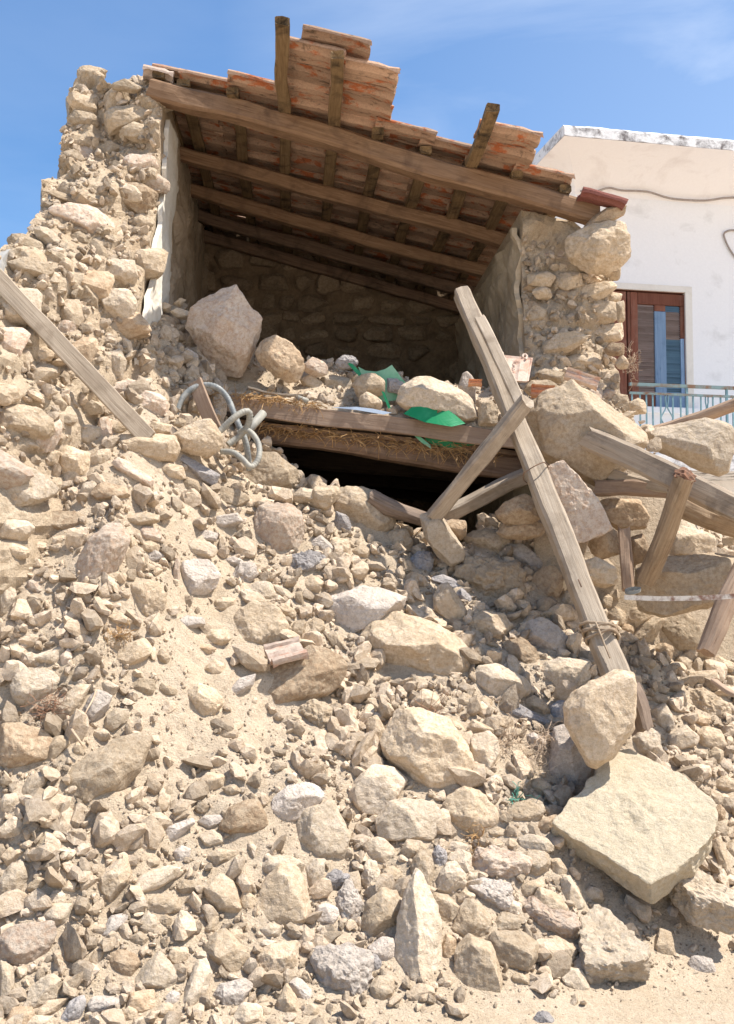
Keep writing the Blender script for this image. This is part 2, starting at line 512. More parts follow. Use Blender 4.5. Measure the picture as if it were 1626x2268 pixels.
def rock_from_polygon(p2, seed, sub=3, kind='a', thick=0.42, bias=0.35):
    """p2: outline in metres about (0,0); the third axis looks at the viewer. Returns verts (r,u,w), faces, size."""
    r = np.random.default_rng(seed)
    h = hull2d(p2)
    c, A = centroid(h)
    S = math.sqrt(A)
    h = h - c
    ctr = c
    N, D = [], []
    n = len(h)
    lo, hi = {'a': (14, 48), 'r': (25, 60), 'b': (4, 26), 'f': (8, 34), 'o': (15, 45), 's': (20, 45)}[kind]
    for i in range(n):
        a, b = h[i], h[(i + 1) % n]
        e = b - a
        L = np.linalg.norm(e)
        if L < 1e-6:
            continue
        n2 = np.array([e[1], -e[0]]) / L
        d = float(n2 @ a)
        if d < 0.02 * S:
            d = 0.02 * S
        ph = R(r.uniform(lo, hi))
        if n2[1] > 0.3: ph *= 1.15
        N.append([n2[0] * math.cos(ph), n2[1] * math.cos(ph), math.sin(ph)]); D.append(d * math.cos(ph))
        ph = R(r.uniform(10, 40))
        N.append([n2[0] * math.cos(ph), n2[1] * math.cos(ph), -math.sin(ph)]); D.append(d * math.cos(ph))
    tf = thick * S * (1.25 if kind == 'r' else 1.0)
    def facet(x, y, k):
        L = math.sqrt(x * x + y * y + 1.0)
        supp = float((h @ np.array([x, y])).max())
        N.append([x / L, y / L, 1.0 / L]); D.append(max(tf * k, supp * 0.96 + 0.10 * tf) / L)
    if kind == 'r':
        for k in range(6):
            ang = k * 1.047 + r.uniform(-0.4, 0.4)
            tl = r.uniform(0.35, 0.8)
            facet(math.cos(ang) * tl, math.sin(ang) * tl + 0.12, r.uniform(0.80, 0.98))
    elif kind == 'f':
        facet(r.uniform(-0.25, 0.25), r.uniform(0.25, 0.75), r.uniform(0.75, 0.95))
        facet(r.uniform(-0.5, 0.5), r.uniform(-0.4, 0.1), 1.0)
    else:
        facet(r.uniform(-0.45, 0.45), r.uniform(0.75, 1.7), r.uniform(0.55, 0.85))     # top of the stone, open to the sky
        facet(r.uniform(-0.35, 0.35), r.uniform(-0.40, 0.05), r.uniform(0.80, 1.0))    # its front
        facet(r.choice([-1, 1]) * r.uniform(0.4, 1.0), r.uniform(-0.2, 0.4), r.uniform(0.75, 0.98))
    N.append([0, 0, -1]); D.append(0.6 * S)
    e, V = main_axes(h)
    axes = np.zeros((3, 3)); axes[:2, :2] = V.T; axes[2, 2] = 1
    ext = np.array([e[0], e[1], tf])
    sharp = {'a': 160, 'r': 45, 'b': 130, 'f': 110, 'o': 26, 's': 160}[kind]
    amp = {'a': 0.030, 'r': 0.036, 'b': 0.024, 'f': 0.022, 'o': 0.085, 's': 0.034}[kind]
    p, f = solid(np.array(N), np.array(D), ext, axes, seed, sub, sharp, amp, S, {'a': 13, 'r': 14, 'b': 7, 'f': 6, 'o': 10, 's': 3}[kind], {'a': (0.74, 0.96), 'r': (0.84, 0.96), 'b': (0.82, 0.97), 'f': (0.82, 0.97), 'o': (0.78, 0.96), 's': (0.90, 0.98)}[kind])
    p = p * np.array([1.10, 1.10, 1.0])
    return p, f, S, ctr

def frame_matrix(r, u, w, c):
    return Matrix(((r[0], u[0], w[0], c[0]), (r[1], u[1], w[1], c[1]), (r[2], u[2], w[2], c[2]), (0, 0, 0, 1)))

# ------------------------------------------------------------------ the heap of rubble and the ground
_kx = [-6.0, -1.95, -1.25, -0.80, 0.0, 0.60, 1.05, 1.7, 2.6, 6.0]
_yt = [3.80, 3.85, 3.88, 4.00, 4.22, 4.30, 4.55, 4.85, 5.1, 6.0]
_tn = [0.95, 1.20, 1.26, 0.98, 0.85, 0.82, 0.90, 0.86, 0.72, 0.60]
_yc = [9.0, 8.60, 7.80, 6.60, 6.58, 6.52, 6.85, 7.6, 8.2, 9.0]    # crest
_cap = [2.9, 3.30, 3.20, 2.6, 2.4, 2.4, 2.3, 2.3, 2.3, 1.8]

def pile_z(X, Y, rough=True):
    X = np.asarray(X, dtype=float); Y = np.asarray(Y, dtype=float)
    yt, tn = np.interp(X, _kx, _yt), np.interp(X, _kx, _tn)
    yc, cap = np.interp(X, _kx, _yc), np.interp(X, _kx, _cap)
    s = tn * (Y - yt)
    s = np.where(Y > yc, tn * (yc - yt) - 1.3 * (Y - yc), s)
    s = np.minimum(s, cap + 0.1 * (s - cap))
    k = 0.09
    z = k * np.logaddexp(0, s / k)              # rounded foot
    if rough:
        P = np.stack([X, Y, np.zeros_like(X)], -1).reshape(-1, 3)
        m = smooth((s + 0.05) / 0.5).ravel()
        b = 0.075 * fbm(P * 2.3, 11, 3) + 0.022 * fbm(P * 9.0, 12, 3) + 0.007 * fbm(P * 34, 13, 2)
        b2 = 0.006 * fbm(P * 5, 14, 3) + 0.0025 * fbm(P * 30, 15, 2)
        z = z + (b * m + b2 * (1 - m)).reshape(z.shape)
    return z

def make_terrain():
    xs = np.concatenate([np.arange(-5, -2.2, 0.07), np.arange(-2.2, 2.6, 0.017), np.arange(2.6, 5.2, 0.07)])
    ys = np.concatenate([np.arange(2.9, 3.6, 0.04), np.arange(3.6, 7.3, 0.017), np.arange(7.3, 9.6, 0.06)])
    Xg, Yg = np.meshgrid(xs, ys, indexing='ij')
    Z = pile_z(Xg, Yg)
    V = np.stack([Xg, Yg, Z], -1).reshape(-1, 3)
    # small sideways slump so that the earth is not a smooth sheet
    V[:, 1] += 0.02 * fbm(V * 6, 21, 2) * smooth(V[:, 2] / 0.3)
    return V, grid_faces(len(xs), len(ys))

TV, TF = make_terrain()
o = link('rubble_slope', mesh_from('rubble_slope', TV, TF, M_DIRT, True))
tag(o, kind='structure')

# road sheet out to the horizon, a little below the foot of the slope
rv = np.array([(-600, -600, -0.02), (600, -600, -0.02), (600, 600, -0.02), (-600, 600, -0.02)])
o = link('ground', mesh_from('ground', rv, np.array([[0, 1, 2, 3]]), M_ROAD))
tag(o, kind='structure')
gx = np.arange(-8, 8.01, 0.08); gy = np.arange(-4, 3.0, 0.08)
Gx, Gy = np.meshgrid(gx, gy, indexing='ij')
GP = np.stack([Gx, Gy, np.zeros_like(Gx)], -1).reshape(-1, 3)
GP[:, 2] = 0.004 + 0.006 * fbm(GP * 5, 14, 3)
o = link('road', mesh_from('road', GP, grid_faces(len(gx), len(gy)), M_ROAD, True))
tag(o, kind='structure')

# ------------------------------------------------------------------ frame of the ruined house
YAW = R(3.5)
HO = Vector((0, 7.05, 0))
EX = Vector((math.cos(YAW), math.sin(YAW), 0))
EY = Vector((-math.sin(YAW), math.cos(YAW), 0))
def H(u, v, z):
    return HO + EX * u + EY * v + Vector((0, 0, z))
def Hn(u, v, z):
    return np.stack([HO.x + EX.x * u + EY.x * v, HO.y + EX.y * u + EY.y * v, np.broadcast_to(z, np.shape(u))], -1)

# fall of the roof
pl_, pr_ = at(345, 207, 7.0), at(1312, 472, 7.12)
ul = (pl_ - HO).dot(EX); ur = (pr_ - HO).dot(EX)
RS = (pl_.z - pr_.z) / (ur - ul)                       # fall of the roof along u
def roof_z(u): return pl_.z - RS * (u - ul)            # centre line of the front beam

# earth lying on the upper floor
def heap_z(X, Y):
    lip = np.interp(X, [-1.5, -0.5, 0.3, 1.0, 1.8], [2.73, 2.67, 2.59, 2.50, 2.35])
    rise = np.interp(X, [-1.4, -0.9, -0.4, 0.2, 0.7, 1.2, 1.8], [0.80, 0.50, 0.40, 0.34, 0.36, 0.46, 0.30])
    front = np.interp(X, [-1.5, 0.9, 1.15, 1.8], [6.60, 6.62, 6.55, 6.50])
    z = lip + rise * smooth((Y - front) / 0.62) * 0.93 + 0.02
    z = z - 0.55 * np.clip(Y - 7.45, 0, 2) * (Y > 7.45)
    z = np.maximum(z, lip - 0.02)
    P = np.stack([X, Y, np.zeros_like(X)], -1).reshape(-1, 3)
    return z + (0.035 * fbm(P * 4, 31, 3) + 0.012 * fbm(P * 17, 32, 3)).reshape(z.shape)
hx = np.arange(-1.40, 2.35, 0.017); hy = np.arange(5.5, 9.9, 0.022)
Xg, Yg = np.meshgrid(hx, hy, indexing='ij')
fr = np.interp(Xg, [-1.5, 0.9, 1.15, 1.8], [6.58, 6.60, 6.53, 6.48])
open_ = Xg > 0.98
Yq = np.where(open_, Yg, np.maximum(Yg, fr))
Zq = heap_z(Xg, np.maximum(Yq, fr))
Zq = np.where((Yg < fr - 0.02) & ~open_, Zq - 0.045, Zq)
Zq = np.where(open_, Zq - 6.0 * np.maximum(fr - Yg, 0) - 1.4 * np.maximum(Xg - 1.62, 0), Zq)
HV = np.stack([Xg, Yq, Zq], -1).reshape(-1, 3)
HF = grid_faces(len(hx), len(hy))
o = link('earth_heap', mesh_from('earth_heap', HV, HF, M_DIRT, True))
tag(o, kind='structure')

# ------------------------------------------------------------------ left wall, broken off at its near end
ZO = [1.5, 2.5, 3.2, 3.42, 3.50, 3.85, 4.02, 4.14, 4.45, 4.74, 4.90, 5.2]
YO = [4.7, 5.2, 5.55, 5.80, 6.20, 6.45, 6.50, 6.83, 7.00, 7.02, 7.12, 7.3]
ZI = [1.5, 2.4, 2.68, 3.13, 3.43, 3.88, 4.44, 4.80, 5.2]
YI = [5.5, 6.0, 6.11, 6.29, 6.45, 6.75, 6.97, 7.02, 7.1]
WL_X0, WL_X1 = -1.96, -1.33
def wall_front(t, z):
    yo, yi = np.interp(z, ZO, YO), np.interp(z, ZI, YI)
    return yo + (yi - yo) * t
def wall_top(t):
    return 4.93 + 0.07 * np.sin(t * 9.0) - 0.06 * t
nt_, nz_ = 34, 120
T, Z = np.meshgrid(np.linspace(0, 1, nt_), np.linspace(0, 1, nz_), indexing='ij')
Zw = 1.2 + (wall_top(T) - 1.2) * Z
Xw = WL_X0 + (WL_X1 - WL_X0) * T
P = np.stack([Xw, np.zeros_like(Xw), Zw], -1).reshape(-1, 3)
dn = (0.11 * fbm(P * 3.6, 41, 3) + 0.06 * fbm(P * 11, 42, 3)).reshape(Zw.shape)
Yw = wall_front(T, Zw) + dn
core = np.stack([Xw, Yw, Zw], -1).reshape(-1, 3)
cf = grid_faces(nt_, nz_).tolist()
V = core.tolist()
def idx(i, j): return i * nz_ + j
# outer side, inner side and top of the core, back to the far wall
def back_x(x): return x - 3.2 * math.tan(YAW)
bo = len(V)
for j in range(nz_): V.append((back_x(WL_X0), 10.3, float(Zw[0, j])))
for j in range(nz_ - 1): cf.append((idx(0, j), idx(0, j + 1), bo + j + 1, bo + j))
bi = len(V)
for j in range(nz_): V.append((back_x(WL_X1), 10.3, float(Zw[-1, j])))
for j in range(nz_ - 1): cf.append((idx(nt_ - 1, j), bi + j, bi + j + 1, idx(nt_ - 1, j + 1)))
bt = len(V)
for i in range(nt_): V.append((back_x(float(Xw[i, -1])), 10.3, float(Zw[i, -1])))
for i in range(nt_ - 1): cf.append((idx(i, nz_ - 1), idx(i + 1, nz_ - 1), bt + i + 1, bt + i))
WLV, WLF = V, cf
wall_l = empty('stone_wall', (-1.65, 7.2, 0))
tag(wall_l, 'tall broken stone wall with a ragged clay-filled end under the high side of the roof', 'wall')
part('core', mesh_from('wall_core', V, cf, M_MORTAR), wall_l)

def sheet(fn, s0, s1, ns, t0, t1, nt, thick, mat, name):
    """Sheet with thickness; fn(s,t) -> front points, thickened along -offset vector `thick`."""
    Sg, Tg = np.meshgrid(np.linspace(s0, s1, ns), np.linspace(t0, t1, nt), indexing='ij')
    A = fn(Sg, Tg).reshape(-1, 3)
    B = A + np.asarray(thick)
    f = grid_faces(ns, nt).tolist()
    n0 = len(A)
    g = [tuple(i + n0 for i in q[::-1]) for q in f]
    e = []
    for i in range(ns - 1):
        e.append((i * nt, (i * nt) + n0, (i + 1) * nt + n0, (i + 1) * nt))
        e.append((i * nt + nt - 1, (i + 1) * nt + nt - 1, (i + 1) * nt + nt - 1 + n0, i * nt + nt - 1 + n0))
    for j in range(nt - 1):
        e.append((j, j + 1, j + 1 + n0, j + n0))
        k = (ns - 1) * nt
        e.append((k + j, k + j + n0, k + j + 1 + n0, k + j + 1))
    return mesh_from(name, np.concatenate([A, B]), f + g + e, mat)

# plaster on the inside face of the left wall
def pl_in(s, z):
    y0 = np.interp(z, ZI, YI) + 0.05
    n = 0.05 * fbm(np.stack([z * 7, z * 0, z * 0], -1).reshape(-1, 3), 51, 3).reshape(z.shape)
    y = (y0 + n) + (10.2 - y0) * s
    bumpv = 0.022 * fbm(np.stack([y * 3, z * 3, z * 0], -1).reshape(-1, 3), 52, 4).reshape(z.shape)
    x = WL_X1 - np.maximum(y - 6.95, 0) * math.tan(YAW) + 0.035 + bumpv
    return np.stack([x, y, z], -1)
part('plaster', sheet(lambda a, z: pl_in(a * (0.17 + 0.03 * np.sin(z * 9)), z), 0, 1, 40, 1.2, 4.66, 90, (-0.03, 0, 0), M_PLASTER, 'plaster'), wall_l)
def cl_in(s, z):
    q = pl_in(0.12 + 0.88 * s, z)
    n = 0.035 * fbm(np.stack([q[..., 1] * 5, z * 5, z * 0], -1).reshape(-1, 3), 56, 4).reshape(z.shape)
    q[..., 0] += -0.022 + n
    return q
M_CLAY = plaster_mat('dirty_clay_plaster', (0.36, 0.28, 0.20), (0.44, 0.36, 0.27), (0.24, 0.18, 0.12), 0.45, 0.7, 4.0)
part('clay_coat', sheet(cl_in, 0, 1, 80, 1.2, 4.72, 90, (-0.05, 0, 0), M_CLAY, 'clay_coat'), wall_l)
def pl_out(s, z):
    y0 = np.interp(z, ZO, YO) + 0.03
    n = 0.06 * fbm(np.stack([z * 9, z * 0, z * 0], -1).reshape(-1, 3), 53, 3).reshape(z.shape)
    y = (y0 + n) + (10.2 - y0) * s
    x = WL_X0 - np.maximum(y - 6.95, 0) * math.tan(YAW) - 0.02 + 0.012 * fbm(np.stack([y * 6, z * 6, z * 0], -1).reshape(-1, 3), 57, 3).reshape(z.shape)
    return np.stack([x, y, z], -1)
part('render_coat', sheet(pl_out, 0, 1, 60, 1.2, 4.90, 110, (0.06, 0, 0), M_RENDER, 'render_coat'), wall_l)

# ------------------------------------------------------------------ right wall
WR_U0, WR_U1 = 1.05, 1.66
def wr_front(t, z):
    return np.interp(z, [1.0, 2.4, 2.9, 3.3, 4.2], [-0.40, -0.32, -0.12, 0.0, 0.05]) + 0.04 * t
nt2, nz2 = 34, 91
T, Z = np.meshgrid(np.linspace(0, 1, nt2), np.linspace(0, 1, nz2), indexing='ij')
U = WR_U0 + (WR_U1 - WR_U0) * T
ztop = np.array([[roof_z(float(q)) for q in qq] for qq in U]) - 0.05 - 0.10 * np.clip((T - 0.55) / 0.3, 0, 1)
Zr = 1.0 + (ztop - 1.0) * Z
P = np.stack([U, U * 0, Zr], -1).reshape(-1, 3)
dn = (0.06 * fbm(P * 4.2, 61, 3) + 0.03 * fbm(P * 15, 62, 3)).reshape(Zr.shape)
Vr = wr_front(T, Zr) + dn + 0.07
core = Hn(U, Vr, Zr).reshape(-1, 3)
V = core.tolist()
cf = grid_faces(nt2, nz2).tolist()
def idx2(i, j): return i * nz2 + j
bo = len(V)
for j in range(nz2): V.append(tuple(H(WR_U0, 3.3, float(Zr[0, j]))))
for j in range(nz2 - 1): cf.append((idx2(0, j), idx2(0, j + 1), bo + j + 1, bo + j))
bi = len(V)
for j in range(nz2): V.append(tuple(H(WR_U1, 3.3, float(Zr[-1, j]))))
for j in range(nz2 - 1): cf.append((idx2(nt2 - 1, j), bi + j, bi + j + 1, idx2(nt2 - 1, j + 1)))
bt = len(V)
for i in range(nt2): V.append(tuple(H(float(U[i, -1]), 3.3, float(Zr[i, -1]))))
for i in range(nt2 - 1): cf.append((idx2(i, nz2 - 1), idx2(i + 1, nz2 - 1), bt + i + 1, bt + i))
WRV, WRF = V, cf
wall_r = empty('stone_wall', tuple(H(1.36, 0.1, 0)))
tag(wall_r, 'short rough stone wall under the low end of the roof, beside the white house', 'wall')
part('core', mesh_from('wall_core', V, cf, M_MORTAR), wall_r)
def pr_in(s, z):
    v0 = wr_front(0 * z, z) + 0.15 + 0.05 * fbm(np.stack([z * 8, z * 0, z * 0], -1).reshape(-1, 3), 63, 3).reshape(z.shape)
    v = v0 + (3.2 - v0) * s
    bm_ = 0.035 * fbm(np.stack([v * 5, z * 5, z * 0], -1).reshape(-1, 3), 64, 4).reshape(z.shape)
    return Hn(WR_U0 - 0.025 + bm_, v, z)
part('plaster', sheet(pr_in, 0, 1, 70, 1.0, 4.0, 60, (0.035, 0, 0), plaster_mat('clay_plaster', (0.44, 0.35, 0.24), (0.51, 0.42, 0.31), (0.34, 0.26, 0.17)), 'plaster'), wall_r)

# ------------------------------------------------------------------ back wall
wall_b = empty('stone_wall', tuple(H(-0.2, 3.15, 0)))
tag(wall_b, 'shaded rear stone wall at the back of the open upper room', 'wall')
def bw(s, z):
    n = 0.03 * fbm(np.stack([s * 4, z * 4, z * 0], -1).reshape(-1, 3), 71, 4).reshape(z.shape)
    return Hn(s, 3.1 + n, z)
def bw_top(s): return pl_.z - RS * (s - ul) + 0.19 + 0.05 * np.sin(s * 13) * np.sin(s * 5)
def bwf(s, t):
    z = t * bw_top(s)
    return bw(s, z)
M_CLAYDARK = plaster_mat('room_shade_clay', (0.19, 0.135, 0.085), (0.26, 0.19, 0.125), (0.11, 0.078, 0.05), 0.45, 0.7, 6.0)  # clay darkened so the shade of the open room sits in its colour
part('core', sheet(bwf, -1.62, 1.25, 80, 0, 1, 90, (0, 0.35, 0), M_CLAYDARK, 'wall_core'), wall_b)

# ------------------------------------------------------------------ stones bedded in the walls
def wall_stone(parent, c, r_, u_, w_, W, Hh, seed, mat, depth=0.5, kind='a', sub=3):
    g = np.random.default_rng(seed)
    n = 7
    a = np.sort(g.uniform(0, 6.28, n) * 0.25 + np.arange(n) * 6.28 / n * 0.95)
    rad = g.uniform(0.86, 1.12, n)
    q = 3.2
    p2 = np.stack([np.sign(np.cos(a)) * np.abs(np.cos(a)) ** (2 / q) * W / 2, np.sign(np.sin(a)) * np.abs(np.sin(a)) ** (2 / q) * Hh / 2], 1) * rad[:, None]
    p, f, S, ctr = rock_from_polygon(p2, seed, sub, kind, thick=depth, bias=0.15)
    return part('stone', mesh_from('wall_stone', p, f, mat), parent, frame_matrix(r_, u_, w_, c))

def pick(seed, w='ttttpkkbbg'):
    return STONE[w[np.random.default_rng(seed + 991).integers(len(w))]]

sd = 5000
z = 2.05
while z < 4.82:                                   # left wall, broken face
    hgt = rng.uniform(0.13, 0.25)
    t = rng.uniform(-0.05, 0.05)
    while t < 1.0:
        wd = rng.uniform(0.15, 0.36)
        tc_ = t + wd / 2 / 0.63
        if tc_ < 1.0 and rng.random() < 0.93:
            zc = z + hgt / 2 + rng.uniform(-0.02, 0.02)
            y = float(wall_front(np.array(min(tc_, 1.0)), np.array(zc)))
            dy = float(wall_front(np.array(min(tc_, 1.0)), np.array(zc + 0.1))) - y
            up = Vector((0, dy, 0.1)).normalized()
            up = (up + Vector((0, 0, 0.8))).normalized()
            w_ = Vector((rng.uniform(-0.15, 0.15), -1, 0))
            r_ = up.cross(w_).normalized(); w_ = r_.cross(up).normalized()
            c = Vector((WL_X0 + 0.63 * tc_, y + rng.uniform(-0.03, 0.08), zc))
            if zc < float(wall_top(np.array(tc_))) + 0.05:
                wall_stone(wall_l, c, r_, up, w_, wd * rng.uniform(0.85, 1.05), hgt * rng.uniform(0.85, 1.1), sd, pick(sd, 'ttttppkkb'), 0.55, 'a' if rng.random() < 0.88 else 'b')
            sd += 1
        t += wd / 0.63
    z += hgt * 0.93
for k in range(11):                               # loose cap stones on the wall head
    tt = rng.uniform(0.05, 0.95)
    c = Vector((WL_X0 + 0.63 * tt, rng.uniform(7.1, 7.5), float(wall_top(np.array(tt))) + 0.02))
    wall_stone(wall_l, c, Vector((1, 0, 0)), Vector((0, 0, 1)), Vector((0, -1, 0)), rng.uniform(0.10, 0.22), rng.uniform(0.06, 0.12), sd, pick(sd), 0.5)
    sd += 1

z = 1.25
while z < 3.80:                                   # right wall
    hgt = rng.uniform(0.08, 0.15)
    t = rng.uniform(0.0, 0.1)
    while t < 1.0:
        wd = rng.uniform(0.10, 0.26)
        tc_ = t + wd / 2 / 0.61
        if tc_ < (0.72 if z > 2.6 else 1.0) and rng.random() < 0.85:
            zc = z + hgt / 2
            v = float(wr_front(np.array(tc_), np.array(zc))) + rng.uniform(0.05, 0.12)
            c = H(WR_U0 + 0.61 * tc_, v, zc)
            w_ = (-EY + EX * rng.uniform(-0.2, 0.2) + Vector((0, 0, rng.uniform(0, 0.3)))).normalized()
            r_ = Vector((0, 0, 1)).cross(w_).normalized(); u_ = w_.cross(r_)
            wall_stone(wall_r, c, r_, u_, w_, wd, hgt, sd, pick(sd, 'ttttkkb'), 0.5, 'a' if rng.random() < 0.6 else 'r')
        sd += 1
        t += wd / 0.61
    z += hgt * 0.97

z = 2.3
while z < 4.70:                                   # back wall
    hgt = rng.uniform(0.12, 0.22)
    s = -1.6 - rng.uniform(0, 0.2)
    while s < 1.2:
        wd = rng.uniform(0.15, 0.40)
        sc = s + wd / 2
        if z + hgt < float(bw_top(np.array(sc))) + 0.05 and rng.random() < 0.9:
            c = H(sc, 3.10 + rng.uniform(-0.05, 0.02), z + hgt / 2 + rng.uniform(-0.02, 0.02))
            r_ = EX; u_ = Vector((0, 0, 1)); w_ = r_.cross(u_)
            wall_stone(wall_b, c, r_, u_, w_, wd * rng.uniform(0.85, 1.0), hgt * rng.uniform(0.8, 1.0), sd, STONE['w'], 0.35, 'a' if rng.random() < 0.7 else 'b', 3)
        sd += 1
        s += wd
    z += hgt

# ------------------------------------------------------------------ timbers
def beam_mesh(L, W, T, seed, mat, taper=1.0, rough=0.006, bevel=0.14, seg=26, rnd=False, ragged=0.02, bow=0.0):
    """Timber along local x from 0 to L; cross-section W (local y) by T (local z)."""
    g = np.random.default_rng(seed)
    if rnd:
        m = 14
        a = np.linspace(0, 2 * math.pi, m, endpoint=False)
        cs = np.stack([np.cos(a) * W / 2, np.sin(a) * T / 2], 1)
    else:
        b = bevel * min(W, T)
        hw, ht = W / 2, T / 2
        cs = np.array([(-hw + b, -ht), (0, -ht), (hw - b, -ht), (hw, -ht + b), (hw, 0), (hw, ht - b), (hw - b, ht), (0, ht), (-hw + b, ht), (-hw, ht - b), (-hw, 0), (-hw, -ht + b)])
        m = len(cs)
    xs = np.linspace(0, L, seg)
    V = np.zeros((seg, m, 3))
    for i, x in enumerate(xs):
        k = 1 + (taper - 1) * x / L
        V[i, :, 0] = x
        V[i, :, 1:] = cs * k
    V[:, :, 2] += (bow * np.sin(xs / L * math.pi))[:, None]
    Pn = V.reshape(-1, 3) * np.array([3.0, 9, 9]) + seed
    V[:, :, 1] += (rough * fbm(Pn, seed, 3)).reshape(seg, m) + rough * 1.6 * fbm(np.stack([xs * 1.7 + seed, xs * 0, xs * 0], 1), seed + 1, 2)[:, None]
    V[:, :, 2] += (rough * fbm(Pn + 9, seed + 2, 3)).reshape(seg, m) + rough * 1.6 * fbm(np.stack([xs * 1.7 + seed + 50, xs * 0, xs * 0], 1), seed + 3, 2)[:, None]
    V[0, :, 0] -= g.uniform(0, ragged, m)
    V[-1, :, 0] += g.uniform(0, ragged, m)
    i0 = np.arange(m); i1 = np.roll(i0, -1)
    f = []
    for s in range(seg - 1):
        f += [(s * m + a, s * m + b, (s + 1) * m + b, (s + 1) * m + a) for a, b in zip(i0, i1)]
    V = V.reshape(-1, 3).tolist()
    c0 = len(V); V.append((0.012, 0, 0)); V.append((L - 0.012, 0, 0 + 0.0))
    f += [(c0, b, a) for a, b in zip(i0, i1)]
    e = (seg - 1) * m
    f += [(c0 + 1, e + a, e + b) for a, b in zip(i0, i1)]
    return mesh_from('timber', V, f, mat)

def beam_matrix(A, B, roll=0.0, ref=Vector((0, 0, 1))):
    x = (B - A).normalized()
    y = ref.cross(x)
    if y.length < 1e-4: y = Vector((0, 1, 0))
    y.normalize()
    zz = x.cross(y)
    c, s = math.cos(roll), math.sin(roll)
    y2, z2 = y * c + zz * s, zz * c - y * s
    return frame_matrix(x, y2, z2, A)

# ------------------------------------------------------------------ roof
roof = empty('tiled_roof', tuple(H(0, 1.3, roof_z(0))))
tag(roof, 'sloping roof of old terracotta tiles on wooden beams, partly hanging over the open room', 'roof')
B_DN = Vector((EX.x, EX.y, -RS)).normalized()
def roof_beam(u0, u1, v, W, T, mat, seed, dz=0.0):
    A, B = H(u0, v, roof_z(u0) + dz), H(u1, v, roof_z(u1) + dz)
    return part('beam', beam_mesh((B - A).length, W, T, seed, mat, seg=40, rough=0.010, ragged=0.03), roof, beam_matrix(A, B))
roof_beam(-1.40, 1.52, 0.0, 0.13, 0.135, M_BEAM, 301)
roof_beam(-1.50, 1.55, 1.02, 0.10, 0.10, M_BEAM, 302, 0.015)
roof_beam(-1.55, 1.55, 1.82, 0.10, 0.10, M_BEAM, 303, 0.015)
roof_beam(-1.60, 1.50, 2.44, 0.09, 0.10, M_DARKWOOD, 304, 0.015)
roof_beam(-1.60, 1.50, 3.00, 0.09, 0.10, M_DARKWOOD, 305, 0.015)
UB = [-1.36, -1.19, -0.865, -0.545, -0.225, 0.075, 0.385, 0.69, 0.99, 1.30]
FWD = [0.05, 0.08, 0.27, 0.90, 0.86, 0.20, 0.15, 0.56, 0.12]        # how far each column of tiles reaches in front of the beam
BZ = 0.0675 + 0.024
for i, u in enumerate(UB):
    vf = {3: -1.17, 4: -0.98, 7: -0.88}.get(i, -0.05 if i not in (2, 5) else -0.12)
    A, B = H(u, vf, roof_z(u) + BZ), H(u, 3.25, roof_z(u) + BZ)
    part('batten', beam_mesh((B - A).length, 0.078, 0.048, 320 + i, M_BATTEN, seg=40, rough=0.007, ragged=0.02), roof, beam_matrix(A, B))

def tile_mesh(seed):
    """Interlocking roof tile: x down the slope (0..0.40), y across (0..0.27)."""
    g = np.random.default_rng(seed)
    prof = [(0.0, 0.016), (0.012, 0.030), (0.040, 0.033), (0.062, 0.016), (0.075, 0.0), (0.13, -0.004), (0.17, 0.006), (0.20, 0.004), (0.235, 0.0), (0.248, 0.012), (0.268, 0.018)]
    nx, npf = 7, len(prof)
    xs = np.linspace(0, 0.40, nx)
    top = np.array([[(x, y, z + 0.013) for (y, z) in prof] for x in xs])
    bot = np.array([[(x, y, z) for (y, z) in prof] for x in xs])
    bot[0, :, 2] -= 0.010; bot[-1, :, 2] -= 0.012                 # ribs under both ends
    for a in (top, bot):
        a[-1, :, 0] += g.uniform(-0.012, 0.006, npf)
        a[:, :, 2] += 0.002 * g.standard_normal((nx, npf))
    V = np.concatenate([top.reshape(-1, 3), bot.reshape(-1, 3)])
    f = grid_faces(nx, npf).tolist()
    k = nx * npf
    f += [tuple(q + k for q in t[::-1]) for t in grid_faces(nx, npf).tolist()]
    for i in range(nx - 1):
        a, b = i * npf, (i + 1) * npf
        f += [(a, a + k, b + k, b), (a + npf - 1, b + npf - 1, b + npf - 1 + k, a + npf - 1 + k)]
    e = (nx - 1) * npf
    for j in range(npf - 1):
        f += [(j, j + 1, j + 1 + k, j + k), (e + j, e + j + k, e + j + 1 + k, e + j + 1)]
    return mesh_from('roof_tile', V, f, M_TILE)
TILES = [tile_mesh(s) for s in range(5)]
n_roof = B_DN.cross(EY).normalized()
def put_tile(u, v, seed, dz=0.0, rz=0.0, mesh=None):
    g = np.random.default_rng(seed)
    c = H(u, v, roof_z(u) + BZ + 0.030 + dz)
    a = rz + g.normal(0, 0.02); b = g.normal(0, 0.012) - 0.045
    X_ = (B_DN * math.cos(a) + EY * math.sin(a)); X_ = (X_ * math.cos(b) - n_roof * math.sin(b)).normalized()
    Y_ = n_roof.cross(X_).normalized(); Z_ = X_.cross(Y_)
    e_ = 0.075 + g.normal(0, 0.012)                       # each course laps over the next
    Y_, Z_ = (Y_ * math.cos(e_) + Z_ * math.sin(e_)), (Z_ * math.cos(e_) - Y_ * math.sin(e_))
    return part('tile', mesh or TILES[seed % 5], roof, frame_matrix(X_, Y_, Z_, c))
k = 900
for i in range(9):
    v = -FWD[i]
    while v < 3.05:
        put_tile(UB[i] - 0.035 + rng.uniform(-0.012, 0.012), v + rng.uniform(-0.006, 0.006), k, dz=rng.uniform(0, 0.006))
        k += 1
        v += 0.243
# tile slid loose on top of the overhanging piece
put_tile(-0.43, -0.99, 1200, dz=0.062, rz=0.02)
